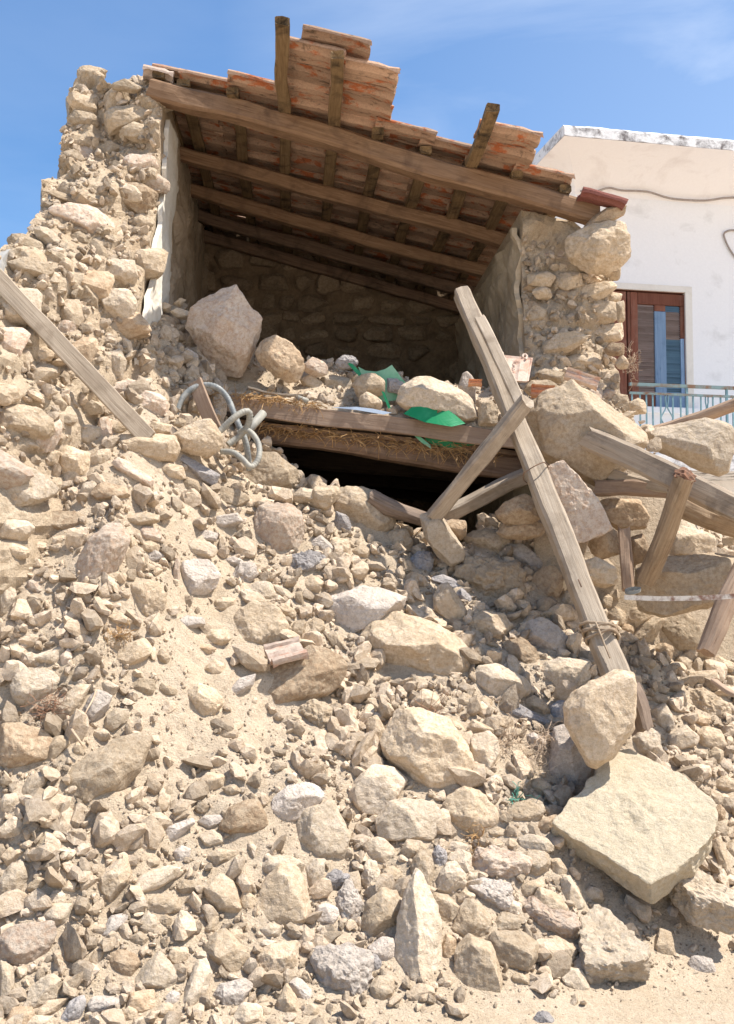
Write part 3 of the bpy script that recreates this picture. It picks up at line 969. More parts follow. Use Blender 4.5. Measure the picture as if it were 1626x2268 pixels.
# ------------------------------------------------------------------ upper floor
floor = empty('upper_floor', tuple(H(-0.2, 1.2, 2.5)))
tag(floor, 'sagging upper floor of boards with a brown fascia plank above the dark gap', 'floor')
A, B = at(262, 868, 6.52), at(1150, 978, 6.62)
part('fascia_plank', beam_mesh((B - A).length, 0.035, 0.105, 401, M_BROWNWOOD, seg=40, rough=0.006), floor, beam_matrix(A, B))
FA, FB = A.copy(), B.copy()
A, B = at(380, 925, 6.72), at(1190, 1040, 6.80)
part('floor_beam', beam_mesh((B - A).length, 0.14, 0.14, 402, M_DARKWOOD, seg=40, rough=0.010), floor, beam_matrix(A, B))
A, B = at(520, 935, 6.68), at(1180, 1010, 6.76)
part('edge_board', beam_mesh((B - A).length, 0.10, 0.03, 403, M_DARKWOOD, seg=30, rough=0.008), floor, beam_matrix(A, B))
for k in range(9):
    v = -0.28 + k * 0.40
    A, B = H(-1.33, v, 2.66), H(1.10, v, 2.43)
    part('floor_board', beam_mesh((B - A).length, 0.385, 0.03, 410 + k, M_GAPSHADE, seg=8, rough=0.004), floor, beam_matrix(A, B))
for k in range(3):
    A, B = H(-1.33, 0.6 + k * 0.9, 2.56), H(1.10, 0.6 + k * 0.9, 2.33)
    part('floor_beam', beam_mesh((B - A).length, 0.10, 0.13, 430 + k, M_GAPSHADE, seg=10, rough=0.006), floor, beam_matrix(A, B))

# ------------------------------------------------------------------ white house next door
FA_ANG = R(11.8)
NX = Vector((math.cos(FA_ANG), math.sin(FA_ANG), 0))
NY = Vector((-math.sin(FA_ANG), math.cos(FA_ANG), 0))          # into the house
NO = at(1500, 1290, 12.5); NO.z = 0
def N_(s, d, z): return NO + NX * s + NY * d + Vector((0, 0, z))
def n_pix(px, py, d=0.0):
    """Where the view through a picture point meets the house's front plane moved d into the house."""
    r_ = ray(px, py)
    t = ((NO + NY * d) - EYE).dot(NY) / r_.dot(NY)
    P_ = EYE + r_ * t
    return (P_ - NO).dot(NX), P_.z
house = empty('white_house', tuple(N_(1.5, 1.0, 0)))
tag(house, 'white plastered house with a flat roof slab and rounded eaves behind the ruin', 'house')
def box_pts(s0, s1, d0, d1, z0, z1):
    return [tuple(N_(s, d, z)) for z in (z0, z1) for (s, d) in ((s0, d0), (s1, d0), (s1, d1), (s0, d1))]
BOXF = [(0, 3, 2, 1), (4, 5, 6, 7), (0, 1, 5, 4), (1, 2, 6, 5), (2, 3, 7, 6), (3, 0, 4, 7)]
def nbox(name, s0, s1, d0, d1, z0, z1, mat, parent=house, bev=0.0):
    me = mesh_from(name, box_pts(s0, s1, d0, d1, z0, z1), BOXF, mat)
    if bev:
        bm = bmesh.new(); bm.from_mesh(me)
        bmesh.ops.bevel(bm, geom=bm.edges[:], offset=bev, segments=2, affect='EDGES', profile=0.6)
        bm.to_mesh(me); bm.free()
    return part(name, me, parent)
wx0, wz1 = n_pix(1372, 626)                   # opening
wx1, wz0 = n_pix(1537, 905)
wx0 = wx1 - 1.05
HR = 6.5
cz = n_pix(1500, 447)[1]                      # foot of the cove
OVH = 0.80
HL = n_pix(1250, 280, -OVH)[0] + 0.45          # near corner of the house
OVS = 0.45
slab_z0 = n_pix(1400, 314, -OVH)[1]
slab_z1 = n_pix(1400, 287, -OVH)[1]
nbox('wall', HL, wx0, 0, 0.35, 0, cz, M_WHITE)
nbox('wall', wx1, HR, 0, 0.35, 0, cz, M_WHITE)
nbox('wall', wx0, wx1, 0, 0.35, 0, wz0, M_WHITE)
nbox('wall', wx0, wx1, 0, 0.35, wz1, cz, M_WHITE)
nbox('side_wall', HL, HL + 0.35, 0.351, 6, 0, cz, M_WHITE)
nbox('end_wall', HR - 0.35, HR, 0.351, 6, 0, cz, M_WHITE)
# cove: quarter-round soffit between the wall face and the slab, returned along the near side
def cove(parent):
    n = 14
    V, f = [], []
    ss = [HL, HR + OVH]
    prof = []
    for i in range(n + 1):
        a = i / n * math.pi / 2
        prof.append((-OVH * (1 - math.cos(a)) ** 0.9 * 1.0, cz + (slab_z0 - cz) * math.sin(a)))
    for (d, z_) in prof:
        V += [tuple(N_(HL + d * OVS / OVH, d, z_)), tuple(N_(HR, d, z_))]
    for i in range(n):
        f.append((2 * i, 2 * i + 1, 2 * i + 3, 2 * i + 2))
    k0 = len(V)
    for (d, z_) in prof:
        V += [tuple(N_(HL + d * OVS / OVH, d, z_)), tuple(N_(HL + d * OVS / OVH, 6, z_))]
    for i in range(n):
        f.append((k0 + 2 * i + 2, k0 + 2 * i + 3, k0 + 2 * i + 1, k0 + 2 * i))
    return part('soffit', mesh_from('soffit', V, f, M_COVE, True), parent)
cove(house)
sl0, sl1, sd0 = HL - OVS, HR, -OVH
# roof slab with a chipped, uneven front lip
nseg = 90
V, f = [], []
for i in range(nseg + 1):
    s = sl0 + (sl1 - sl0) * i / nseg
    w = 0.004 * random.uniform(-1, 1)
    lo = slab_z0 + 0.003 + (0.012 * random.random() if random.random() < 0.3 else 0)
    up_ = slab_z1 + 0.005 * random.uniform(-1, 1)
    V += [tuple(N_(s, sd0 + w, lo)), tuple(N_(s, sd0 + w * 0.6, up_ - 0.03)), tuple(N_(s, sd0 + 0.03, up_)), tuple(N_(s, 6, slab_z1)), tuple(N_(s, 6, slab_z0)), tuple(N_(s, -0.4 * OVH, slab_z0 + 0.003))]
for i in range(nseg):
    a, b = i * 6, i * 6 + 6
    for q in range(6):
        q2 = (q + 1) % 6
        f.append((a + q, b + q, b + q2, a + q2))
f += [(0, 1, 2, 3, 4, 5), tuple(nseg * 6 + q for q in (5, 4, 3, 2, 1, 0))]
part('roof_slab', mesh_from('roof_slab', V, f, M_EDGE), house)
# reveal, sill
nbox('reveal', wx1 - 0.085, wx1 + 0.0, -0.008, 0.12, wz0, wz1, M_CREAM)
nbox('reveal', wx0, wx1 - 0.086, -0.008, 0.12, wz1 - 0.07, wz1, M_CREAM)
nbox('sill', wx0 - 0.02, wx1 + 0.06, -0.06, 0.14, wz0 - 0.07, wz0 - 0.002, M_WHITE, bev=0.008)

# shutter
fr0, fz1 = wx0, wz1 - 0.073
fr1 = wx1 - 0.089
shut = empty('window_shutter', tuple(N_((fr0 + fr1) / 2, 0.06, wz0)))
shut.parent = house
shut.location = shut.location - house.location
shut_parent = house
def sbox(name, s0, s1, d0, d1, z0, z1, mat, bev=0.004):
    me = mesh_from(name, box_pts(s0, s1, d0, d1, z0, z1), BOXF, mat)
    if bev:
        bm = bmesh.new(); bm.from_mesh(me)
        bmesh.ops.bevel(bm, geom=bm.edges[:], offset=bev, segments=1, affect='EDGES')
        bm.to_mesh(me); bm.free()
    # recentre the mesh on its own middle so that grain follows each piece
    c = N_((s0 + s1) / 2, (d0 + d1) / 2, (z0 + z1) / 2)
    me.transform(Matrix.Translation(-c))
    me.transform(Matrix.Rotation(-FA_ANG, 4, 'Z'))
    o = bpy.data.objects.new(name, me); col.objects.link(o)
    o.parent = shut
    o.matrix_basis = Matrix.Translation(c - (house.location + shut.location)) @ Matrix.Rotation(FA_ANG, 4, 'Z')
    return o
def sx(px): return n_pix(px, 760, 0.05)[0]
def sz(py): return n_pix(1450, py, 0.05)[1]
zb, zt = wz0 + 0.004, fz1
sbox('head_frame', fr0, fr1, 0.02, 0.09, sz(648), zt, M_BROWNPAINT)
c0, c1, c2, c3, c4, c5 = sx(1400), sx(1412), sx(1449), sx(1474), sx(1506), sx(1528)
zl0, zl1 = sz(868), sz(676)
ztop_ = sz(649.5)
sbox('side_frame', c5 + 0.003, fr1, 0.02, 0.09, zb, ztop_ - 0.003, M_BROWNPAINT)
c5 = c5
sbox('stile', c0 - 0.02, c1, 0.03, 0.075, zb, ztop_ - 0.004, M_BROWNPAINT)
sbox('centre_stile', c2, c3, 0.03, 0.075, zb, sz(690), M_BLUEPAINT)
sbox('centre_stile', c2 + 0.002, c3 - 0.002, 0.032, 0.075, sz(690) + 0.002, zl1 + 0.0, M_BROWNPAINT)
sbox('stile', c4, c5, 0.03, 0.075, zb, sz(748), M_BLUEPAINT)
sbox('stile', c4 + 0.001, c5, 0.032, 0.075, sz(748) + 0.002, zl1, M_BROWNPAINT)
sbox('top_rail', c1 + 0.003, c5, 0.033, 0.073, zl1 + 0.003, ztop_ - 0.004, M_BROWNPAINT)
sbox('bottom_rail', c1 + 0.003, c2 - 0.003, 0.033, 0.073, zb, zl0 - 0.003, M_BROWNPAINT)
sbox('bottom_rail', c3 + 0.003, c4 - 0.003, 0.033, 0.073, zb, zl0 - 0.003, M_BLUEPAINT)
sbox('stile', fr0, c0 - 0.075, 0.03, 0.075, zb, ztop_ - 0.004, M_BROWNPAINT)
sbox('stile', c0 - 0.06, c0 - 0.024, 0.03, 0.075, zb, ztop_ - 0.004, M_BROWNPAINT)
sbox('back_board', fr0, fr1, 0.092, 0.10, zb, zt, M_ROT, 0)
nsl = 44
pitch = (zl1 - zl0) / nsl
slat_cache = {}
for (a, b, blue) in ((c1, c2, None), (c3, c4, 1), (c0 - 0.36, c0 - 0.078, None)):
    for k in range(nsl):
        zc = zl0 + (k + 0.5) * pitch
        isb = blue and (zc < sz(752) or zc > sz(690))
        key = (round(a, 3), bool(isb))
        if key not in slat_cache:
            w_ = b - a - 0.004
            q = [(-w_ / 2, -0.004), (w_ / 2, -0.004)]
            V = []
            for z_, d_ in ((-0.016, -0.016), (0.016, 0.014)):
                for s_ in (-w_ / 2, w_ / 2):
                    V += [(s_, d_ - 0.002, z_), (s_, d_ + 0.004, z_ + 0.002)]
            f = [(0, 2, 6, 4), (1, 5, 7, 3), (0, 4, 5, 1), (2, 3, 7, 6), (0, 1, 3, 2), (4, 6, 7, 5)]
            slat_cache[key] = mesh_from('slat', V, f, M_BLUESLAT if isb else M_SLAT)
        o = bpy.data.objects.new('slat', slat_cache[key]); col.objects.link(o)
        o.parent = shut
        c = N_((a + b) / 2, 0.055, zc)
        o.matrix_basis = Matrix.Translation(c - (house.location + shut.location)) @ Matrix.Rotation(FA_ANG, 4, 'Z') @ Matrix.Rotation(R(random.uniform(-1, 1)), 4, 'Y')

# tubes
def tube_mesh(name, pts, rad, mat, seg=8, sub=6, corr=0.0, pitch=0.02, taper=None):
    P_ = [Vector(p) for p in pts]
    if sub > 1 and len(P_) > 2:
        out = []
        for i in range(len(P_) - 1):
            p0, p1, p2, p3 = P_[max(i - 1, 0)], P_[i], P_[i + 1], P_[min(i + 2, len(P_) - 1)]
            for k in range(sub):
                t = k / sub
                out.append(0.5 * ((2 * p1) + (p2 - p0) * t + (2 * p0 - 5 * p1 + 4 * p2 - p3) * t * t + (3 * p1 - p0 - 3 * p2 + p3) * t ** 3))
        out.append(P_[-1]); P_ = out
    V, f = [], []
    nrm = None
    s = 0.0
    for i, p in enumerate(P_):
        tg = (P_[min(i + 1, len(P_) - 1)] - P_[max(i - 1, 0)]).normalized()
        if nrm is None:
            nrm = tg.orthogonal().normalized()
        nrm = (nrm - tg * nrm.dot(tg)).normalized()
        bi_ = tg.cross(nrm)
        if i: s += (p - P_[i - 1]).length
        rr = rad * (1 + corr * math.sin(s / pitch * 6.283))
        if taper is not None: rr *= 1 + (taper - 1) * i / (len(P_) - 1)
        for k in range(seg):
            a = 6.283185 * k / seg
            V.append(tuple(p + nrm * (rr * math.cos(a)) + bi_ * (rr * math.sin(a))))
    n = len(P_)
    for i in range(n - 1):
        for k in range(seg):
            a, b = i * seg + k, i * seg + (k + 1) % seg
            f.append((a, b, b + seg, a + seg))
    f.append(tuple(range(seg))[::-1]); f.append(tuple((n - 1) * seg + k for k in range(seg)))
    return mesh_from(name, V, f, mat, True)

# balcony
BD = -0.95
balc = empty('balcony_railing', tuple(N_(1.5, BD, 2.6)))
tag(balc, 'pale blue iron balcony railing with curved ornaments in front of the shuttered window', 'railing')
rz1 = n_pix(1500, 854, BD)[1]; rz2 = n_pix(1500, 874, BD)[1]; rz3 = n_pix(1500, 980, BD)[1]
s_l, s_r = n_pix(1395, 900, BD)[0], 6.0
def nb(name, *a, mat=M_RAIL): 
    me = mesh_from(name, box_pts(*a), BOXF, mat)
    return part(name, me, balc)
nb('handrail', s_l, s_r, BD - 0.02, BD + 0.02, rz1 - 0.02, rz1 + 0.012, mat=M_RUSTRAIL)
nb('rail', s_l, s_r, BD - 0.012, BD + 0.012, rz2 - 0.012, rz2 + 0.012, mat=M_RUSTRAIL)
nb('rail', s_l, s_r, BD - 0.012, BD + 0.012, rz3 - 0.012, rz3 + 0.012)
per = n_pix(1566, 900, BD)[0] - n_pix(1477, 900, BD)[0]
s0_ = n_pix(1477, 900, BD)[0]
zlo, zhi = rz3 + 0.013, rz2 - 0.013
zm = (zlo + zhi) / 2
bar_me = None
for k in range(-1, 8):
    base = s0_ + k * per
    for j, off in enumerate((-0.15, 0.15, 0.345, 0.5, 0.655)):
        s = base + off * per
        if s < s_l + 0.01 or s > s_r: continue
        nb('bar', s - 0.007, s + 0.007, BD - 0.007, BD + 0.007, zlo, zhi)
    for sg in (-1, 1):
        if base - 0.1 < s_l: continue
        q = []
        for t in np.linspace(0, 1, 9):
            zz_ = zhi - (zhi - zlo) * t
            off = 0.13 * per * (1 - abs(math.sin(t * math.pi * 2)) ** 0.8) if t not in (0, 1) else 0.0
            off = per * 0.135 * (0.5 + 0.5 * math.cos(t * math.pi * 4)) if 0.25 <= t <= 0.75 else per * 0.02
            q.append(N_(base + sg * (off + 0.006), BD, zz_))
        part('ornament', tube_mesh('ornament', q, 0.008, M_RAIL, 5, 2), balc)
    nb('post', base + 0.5 * per - 0.011, base + 0.5 * per + 0.011, BD - 0.011, BD + 0.011, rz3 - 0.25, rz1 - 0.021) if base + 0.5 * per < s_r and base > s_l else None
nbox('balcony_slab', s_l - 0.05, HR, BD - 0.08, -0.001, rz3 - 0.30, rz3 - 0.14, M_EDGE)
# cable along the foot of the cove, and a hanging loop
q = []
for (px, py) in ((1285, 424), (1315, 426), (1345, 419), (1375, 424), (1430, 427), (1470, 437), (1500, 442), (1560, 445), (1600, 441), (1640, 440)):
    s, zz_ = n_pix(px, py, -0.03)
    q.append(N_(s, -0.03 - max(0, zz_ - cz) * 0.55, zz_))
tag(link('cable', tube_mesh('cable', q, 0.012, M_CABLE, 6, 5)), 'thin grey cable running wavily under the eaves of the white house', 'cable')
q = [N_(*n_pix(px, py, -0.02)[:1], -0.02, n_pix(px, py, -0.02)[1]) for (px, py) in ((1640, 511), (1618, 510), (1604, 517), (1606, 530), (1615, 550), (1630, 572))]
tag(link('cable', tube_mesh('cable', q, 0.011, M_CABLE, 6, 5)), 'short looped cable hanging on the white wall above the balcony', 'cable')

# ------------------------------------------------------------------ surfaces that stones come to rest on
def tri(V, F):
    return [tuple(map(float, p)) for p in V], [tuple(int(i) for i in q) for q in F]
_v, _f = [], []
for VV, FF in ((TV, TF), (HV, HF), (WLV, WLF), (WRV, WRF)):
    v, f = tri(VV, FF)
    k = len(_v)
    _v += v
    _f += [tuple(i + k for i in q) for q in f]
BVH = BVHTree.FromPolygons(_v, _f)
def hit(px, py):
    h = BVH.ray_cast(EYE, ray(px, py))
    return h[0]

# ------------------------------------------------------------------ the stones, outlined from the photograph
# (tile, outline or box, tone, kind, label or None, short name for neighbours or None, depth or None)
OFF = {0: (0, 0, 1.0), 1: (0, 0, .5), 2: (813, 0, .5), 3: (0, 567, .5), 4: (813, 567, .5), 5: (0, 1134, .5), 6: (813, 1134, .5), 7: (0, 1701, .5), 8: (813, 1701, .5)}
ROCKS = []
def K(t, pts, tone='t', kind='a', label=None, ref=None, Y=None):
    ROCKS.append((t, pts, tone, kind, label, ref, Y))

# heap on the upper floor and along its edge
K(3, [(835,320),(855,250),(880,200),(1000,140),(1045,132),(1075,190),(1130,260),(1168,320),(1150,400),(1125,460),(1095,525),(990,515),(945,490),(920,420)], 'k', 'a', 'large pointed angular boulder standing highest on the upper floor in front of the dark room', 'the pointed floor boulder', 6.78)
K(3, [(1135,430),(1160,380),(1225,355),(1290,390),(1335,450),(1350,500),(1320,545),(1270,560),(1180,500),(1140,460)], 'b', 'r', 'round ochre boulder leaning beside the pointed boulder on the upper floor', 'the round ochre boulder', 6.74)
K(3, [(1350,480),(1385,450),(1440,470),(1460,520),(1400,535),(1355,515)], 'k', 'a', None, None, 6.9)
K(3, [(1330,545),(1370,525),(1430,560),(1440,600),(1390,608),(1345,580)], 't', 'r')
K(3, [(1420,545),(1460,525),(1550,545),(1562,590),(1530,615),(1430,575)], 'p', 'b')
K(3, [(1485,470),(1520,440),(1570,445),(1585,475),(1560,500),(1500,498)], 'd', 'o', None, None, 6.95)
K(0, [(782,850),(800,832),(830,828),(850,845),(850,872),(820,885),(790,880)], 't', 'a', None, None, 6.66)
K(0, [(795,880),(815,868),(845,885),(845,905),(815,910),(797,900)], 't', 'r', None, None, 6.6)
K(0, [(855,838),(880,840),(905,855),(890,872),(858,866)], 'd', 'o', None, None, 6.75)
K(4, [(140,640),(165,580),(220,545),(280,540),(330,570),(420,600),(470,640),(490,690),(470,735),(400,720),(290,660),(150,670)], 'p', 'b', 'wide pale block lying above the upright green plastic sheet on the floor edge', 'the wide pale block', 6.62)
K(4, [(405,580),(425,525),(450,513),(480,560),(480,650),(430,640)], 'g', 'f', 'grey upright slab chip poking up beside the leaning beam on the upper floor', None, 6.75)
K(4, [(485,700),(500,655),(550,640),(580,690),(575,750),(490,750)], 't', 'a', None, None, 6.6)
K(4, [(700,590),(730,545),(800,550),(850,580),(830,610),(720,620)], 't', 'a', None, None, 6.75)
K(4, [(740,520),(790,500),(870,520),(880,560),(800,560)], 't', 'a', None, None, 6.85)
K(4, [(885,480),(920,455),(960,470),(965,500),(900,505)], 't', 'a')
K(4, [(960,470),(1000,450),(1040,470),(1030,500),(980,500)], 'b', 'a')
K(4, [(1000,630),(1060,590),(1100,600),(1080,640),(1020,650)], 'k', 'f')
K(4, [(1060,640),(1100,610),(1150,620),(1165,680),(1110,700),(1070,680)], 't', 'a')
K(4, [(1160,650),(1200,630),(1235,650),(1235,700),(1170,700)], 't', 'a', None, None, 6.72)
K(4, [(1110,720),(1150,690),(1190,690),(1150,730)], 't', 'f', None, None, 6.58)
K(4, [(700,670),(760,640),(840,600),(915,567),(960,620),(1100,730),(1210,790),(1215,830),(1130,900),(1080,1000),(1040,1020),(900,950),(770,880),(710,770)], 't', 'b', 'huge golden building block tilted beside the crossed timbers with a rough lit top', 'the huge golden block', 6.25)
K(4, [(1222,800),(1300,760),(1500,725),(1600,760),(1612,830),(1580,950),(1540,970),(1440,930),(1300,850),(1230,820)], 'p', 'b', 'big hewn pale block below the balcony railing at the edge of the heap', 'the hewn balcony block', 6.9)
K(4, [(570,1134),(620,1090),(700,1060),(775,1110),(780,1160),(700,1190),(600,1180)], 'b', 'a', None, None, 6.3)
K(6, [(570,90),(620,40),(700,10),(775,60),(780,100),(700,120),(600,115)], 'b', 'a', 'brown stone in shade inside the dark gap behind the long timber', None, 6.35)
K(3, [(575,650),(640,605),(720,610),(750,650),(740,710),(690,735),(600,700)], 'k', 'a', 'pale stone with a reddish base under the left end of the floor plank', 'the reddish based stone', 6.05)
K(3, [(755,790),(820,760),(880,730),(930,725),(980,800),(985,850),(940,870),(870,880),(780,850)], 't', 'a', 'broad tan stone directly under the hose loops', 'the stone under the hose', 5.95)
K(3, [(495,820),(520,795),(700,790),(765,795),(790,850),(770,905),(700,905),(640,890)], 't', 'b', 'long flat tan block at the lower end of the slanting plank', 'the plank-end block', 5.85)
K(3, [(830,850),(920,825),(965,870),(900,905),(850,890)], 't', 'a')
K(3, [(765,890),(810,878),(900,930),(965,965),(950,1020),(880,990)], 'd', 'f', 'dark grey mortar slab lying under the stone below the hose', 'the dark mortar slab')
K(3, [(495,920),(530,890),(610,940),(680,990),(660,1028),(560,980)], 'k', 'f', 'pinkish long flat fragment sloping down beside the dark mortar slab', None)
K(3, [(1030,1010),(1060,920),(1130,870),(1220,880),(1310,935),(1315,990),(1290,1040),(1170,1080),(1100,1050),(1040,1035)], 't', 'r', 'big rounded boulder with grey patches at the left end of the dark gap', 'the gap-end boulder')
K(3, [(925,1060),(980,1020),(1070,1040),(1110,1080),(1050,1130),(950,1120)], 't', 'r')
K(3, [(410,1050),(450,1005),(540,1020),(580,1050),(540,1085),(440,1085)], 'b', 'f')
K(3, [(350,1060),(370,1010),(410,990),(430,1010),(400,1070)], 'p', 'f')
K(3, [(245,930),(270,840),(390,870),(398,940),(370,1005),(260,1000)], 't', 'a', 'squarish dusty tan stone below the slanting plank, in the left part of the heap', 'the squarish dusty stone')
K(3, [(0,690),(60,650),(160,670),(225,720),(230,780),(170,825),(40,820),(0,790)], 't', 'a', 'large dusty boulder at the picture edge under the slanting plank', 'the dusty edge boulder')
K(3, [(0,930),(60,915),(170,960),(215,1000),(255,1030),(240,1060),(130,1105),(60,1134),(0,1134)], 'p', 'a', 'very large pale boulder at the picture edge below the dusty boulder', 'the pale edge boulder')
K(3, [(320,770),(390,745),(440,760),(445,800),(400,840),(330,830)], 'p', 'r')
K(3, [(400,900),(430,865),(485,850),(495,890),(440,965),(405,940)], 't', 'a')
K(3, [(440,720),(480,715),(510,790),(480,832),(440,800)], 'k', 'f')
K(3, [(690,950),(740,920),(810,930),(825,985),(740,990)], 't', 'a')
K(3, [(790,1010),(830,980),(880,995),(890,1040),(820,1045)], 't', 'a')
K(3, [(490,760),(530,735),(570,760),(550,790),(500,790)], 't', 'a')
K(3, [(1290,1065),(1330,1025),(1400,1040),(1400,1085),(1310,1092)], 'p', 'a', None, None, 6.3)
K(3, [(1375,1070),(1400,1020),(1500,1020),(1510,1060),(1450,1120),(1380,1115)], 't', 'a', None, None, 6.3)
K(3, [(600,290),(640,290),(665,340),(640,390),(612,410)], 'p', 'f', 'upright pale flake standing at the foot of the left wall plaster', None, 6.4)
K(3, [(690,240),(720,205),(760,215),(750,250)], 't', 'a', None, None, 6.9)
K(3, [(765,215),(800,185),(825,195),(800,225)], 't', 'a', None, None, 6.95)
K(3, [(755,250),(790,230),(840,245),(830,280),(790,278)], 'p', 'f', None, None, 6.85)
K(3, [(730,290),(760,270),(795,295),(790,325),(745,320)], 't', 'a')
K(3, [(800,440),(830,412),(880,440),(875,488),(830,480)], 'g', 'a', None, None, 6.6)
K(3, [(625,420),(650,390),(685,410),(680,440)], 't', 'a')
K(3, [(710,330),(735,305),(755,340),(720,350)], 't', 'a')
K(3, [(640,770),(690,730),(760,750),(760,790),(680,790)], 't', 'a', None, None, 5.95)
K(3, [(765,750),(795,715),(825,730),(820,765)], 't', 'a', None, None, 5.95)
K(3, [(225,640),(270,625),(300,650),(280,690),(235,680)], 't', 'a')
K(3, [(20,600),(50,570),(85,600),(75,640),(35,635)], 'p', 'a')
K(3, [(120,600),(150,570),(175,590),(165,620),(130,620)], 't', 'a')
K(3, [(180,590),(230,580),(260,600),(230,630),(185,620)], 't', 'r')
K(3, [(260,720),(310,700),(345,725),(320,750),(270,745)], 't', 'f')
K(3, [(155,420),(200,400),(240,430),(225,465),(170,455)], 't', 'a')
K(3, [(230,330),(260,290),(330,285),(345,340),(310,375),(250,365)], 'k', 'a', 'pinkish stone bedded above the slanting plank near its middle')
K(3, [(345,160),(380,110),(430,170),(430,240),(390,245)], 't', 'a')
K(3, [(180,920),(220,855),(265,870),(250,930),(200,935)], 't', 'a')

# middle of the heap, left
K(5, [(0,60),(40,30),(120,40),(150,70),(110,130),(0,110)], 'p', 'a')
K(5, [(150,20),(200,0),(350,0),(385,50),(310,105),(200,90)], 'b', 'a')
K(5, [(480,40),(560,45),(580,100),(540,180),(500,280),(440,370),(370,390),(345,300),(345,230),(385,140)], 'k', 'a', 'long pinkish boulder lying up and down the slope in the left half of the heap', 'the long pinkish boulder')
K(5, [(535,30),(580,10),(650,0),(700,15),(700,45),(600,68),(545,55)], 't', 'f')
K(5, [(930,65),(965,20),(1050,5),(1075,35),(1060,60),(960,82)], 'g', 'f')
K(5, [(1105,80),(1125,0),(1160,-40),(1290,-40),(1335,0),(1345,60),(1335,150),(1290,180),(1240,215),(1180,190),(1120,150)], 'k', 'a', 'large upright tan boulder below the gap-end boulder', 'the upright tan boulder')
K(5, [(820,150),(840,127),(930,135),(955,160),(945,195),(905,207),(835,195)], 'p', 'b', 'small pale brick-shaped stone resting on the grey triangular stone', None)
K(5, [(805,215),(860,205),(950,215),(975,290),(940,340),(850,395),(805,425),(785,400),(800,300)], 'g', 'a', 'grey triangular stone with a flat face in the upper middle of the heap', 'the grey triangular stone')
K(5, [(780,200),(797,225),(795,330),(775,335),(765,270)], 'k', 'f')
K(5, [(1245,235),(1300,185),(1380,170),(1440,195),(1425,240),(1340,285),(1260,265)], 'd', 'o', 'dark grey lump of rough concrete in the middle of the heap', 'the dark concrete lump')
K(5, [(575,330),(640,300),(710,320),(735,400),(700,460),(640,495),(585,480),(565,400)], 't', 'r', 'dust-covered round boulder half buried beside the long pinkish boulder', 'the half-buried round boulder')
K(5, [(1070,350),(1140,310),(1195,308),(1222,360),(1210,395),(1150,400),(1085,375)], 'p', 'r', 'smooth pale wedge-shaped stone above the big knobbly boulder')
K(5, [(1210,322),(1260,335),(1300,370),(1295,405),(1225,370)], 'p', 'f')
K(5, [(1120,400),(1190,405),(1260,460),(1275,520),(1240,590),(1160,650),(1080,630),(1030,590),(1025,540),(1055,450)], 't', 'r', 'big knobbly round boulder in the middle of the heap above the bare sandy chute', 'the knobbly boulder')
K(5, [(1310,355),(1335,350),(1350,420),(1330,445),(1310,400)], 't', 'a')
K(5, [(1220,420),(1260,400),(1310,440),(1305,475),(1240,465)], 't', 'a')
K(0, [(685,1345),(720,1330),(800,1300),(850,1310),(890,1325),(885,1345),(850,1385),(770,1410),(735,1395),(700,1365)], 'g', 'b', 'big grey flat-faced boulder tilted in the centre of the heap', 'the big grey boulder')
K(5, [(945,400),(985,378),(1040,380),(1050,410),(1000,450),(960,430)], 't', 'a')
K(5, [(770,480),(830,460),(900,470),(905,500),(840,520),(790,510)], 'g', 'f')
K(5, [(890,560),(930,525),(1000,520),(1025,570),(975,595),(900,580)], 't', 'f')
K(5, [(870,590),(920,585),(960,605),(930,635),(875,625)], 'b', 'r')
K(5, [(505,640),(560,590),(640,560),(680,610),(640,650),(560,695),(510,680)], 't', 'a', 'tan stone with a dark shadow under it beside the bare sandy chute', 'the chute-head stone')
K(5, [(690,640),(720,600),(755,640),(740,680),(700,675)], 't', 'a')
K(5, [(75,720),(130,690),(210,700),(255,740),(240,800),(190,840),(140,862),(65,830),(55,780)], 'p', 'r', 'rounded pale boulder beside the reddish root tuft at the left edge', 'the rounded pale boulder')
K(5, [(130,640),(280,590),(285,620),(250,690),(160,660)], 'p', 'f')
K(5, [(270,640),(300,605),(322,640),(300,690),(275,685)], 'k', 'f')
K(5, [(575,770),(620,735),(680,740),(690,790),(640,828),(590,800)], 't', 'r')
K(5, [(695,785),(720,755),(785,790),(780,815),(710,805)], 't', 'a')
K(5, [(450,760),(475,745),(525,775),(505,810),(455,795)], 'p', 'b')
K(5, [(350,920),(390,830),(430,790),(490,820),(470,880),(400,960),(345,990)], 'g', 'f', 'grey slab leaning beside the twisted root', 'the grey root slab')
K(5, [(465,910),(510,870),(565,880),(570,915),(500,975),(465,950)], 'p', 'b')
K(5, [(195,1060),(240,1000),(300,990),(310,1040),(230,1120),(195,1100)], 't', 'b')
K(5, [(320,1050),(345,1015),(375,1030),(370,1080),(330,1085)], 't', 'a')
K(5, [(0,940),(80,940),(190,980),(250,1050),(210,1120),(150,1140),(0,1150)], 'b', 'a', 'very large brown boulder half buried at the left edge below the rounded pale boulder', 'the buried brown boulder')
K(5, [(285,830),(330,770),(400,760),(380,830),(330,900),(300,960),(250,930),(240,870)], 't', 'a')
K(5, [(1095,790),(1130,730),(1230,690),(1380,600),(1500,640),(1530,690),(1500,770),(1400,830),(1270,880),(1200,905),(1170,880)], 'b', 'a', 'large dust-topped boulder overhanging the bare sandy chute under the tile fragment', 'the overhanging boulder')
K(5, [(1325,880),(1370,840),(1440,840),(1480,890),(1490,960),(1440,1000),(1390,970)], 't', 'o')
K(5, [(1225,930),(1280,890),(1340,905),(1320,940),(1260,955)], 't', 'a')
K(5, [(1005,795),(1060,740),(1130,720),(1120,770),(1045,825)], 'g', 'f')
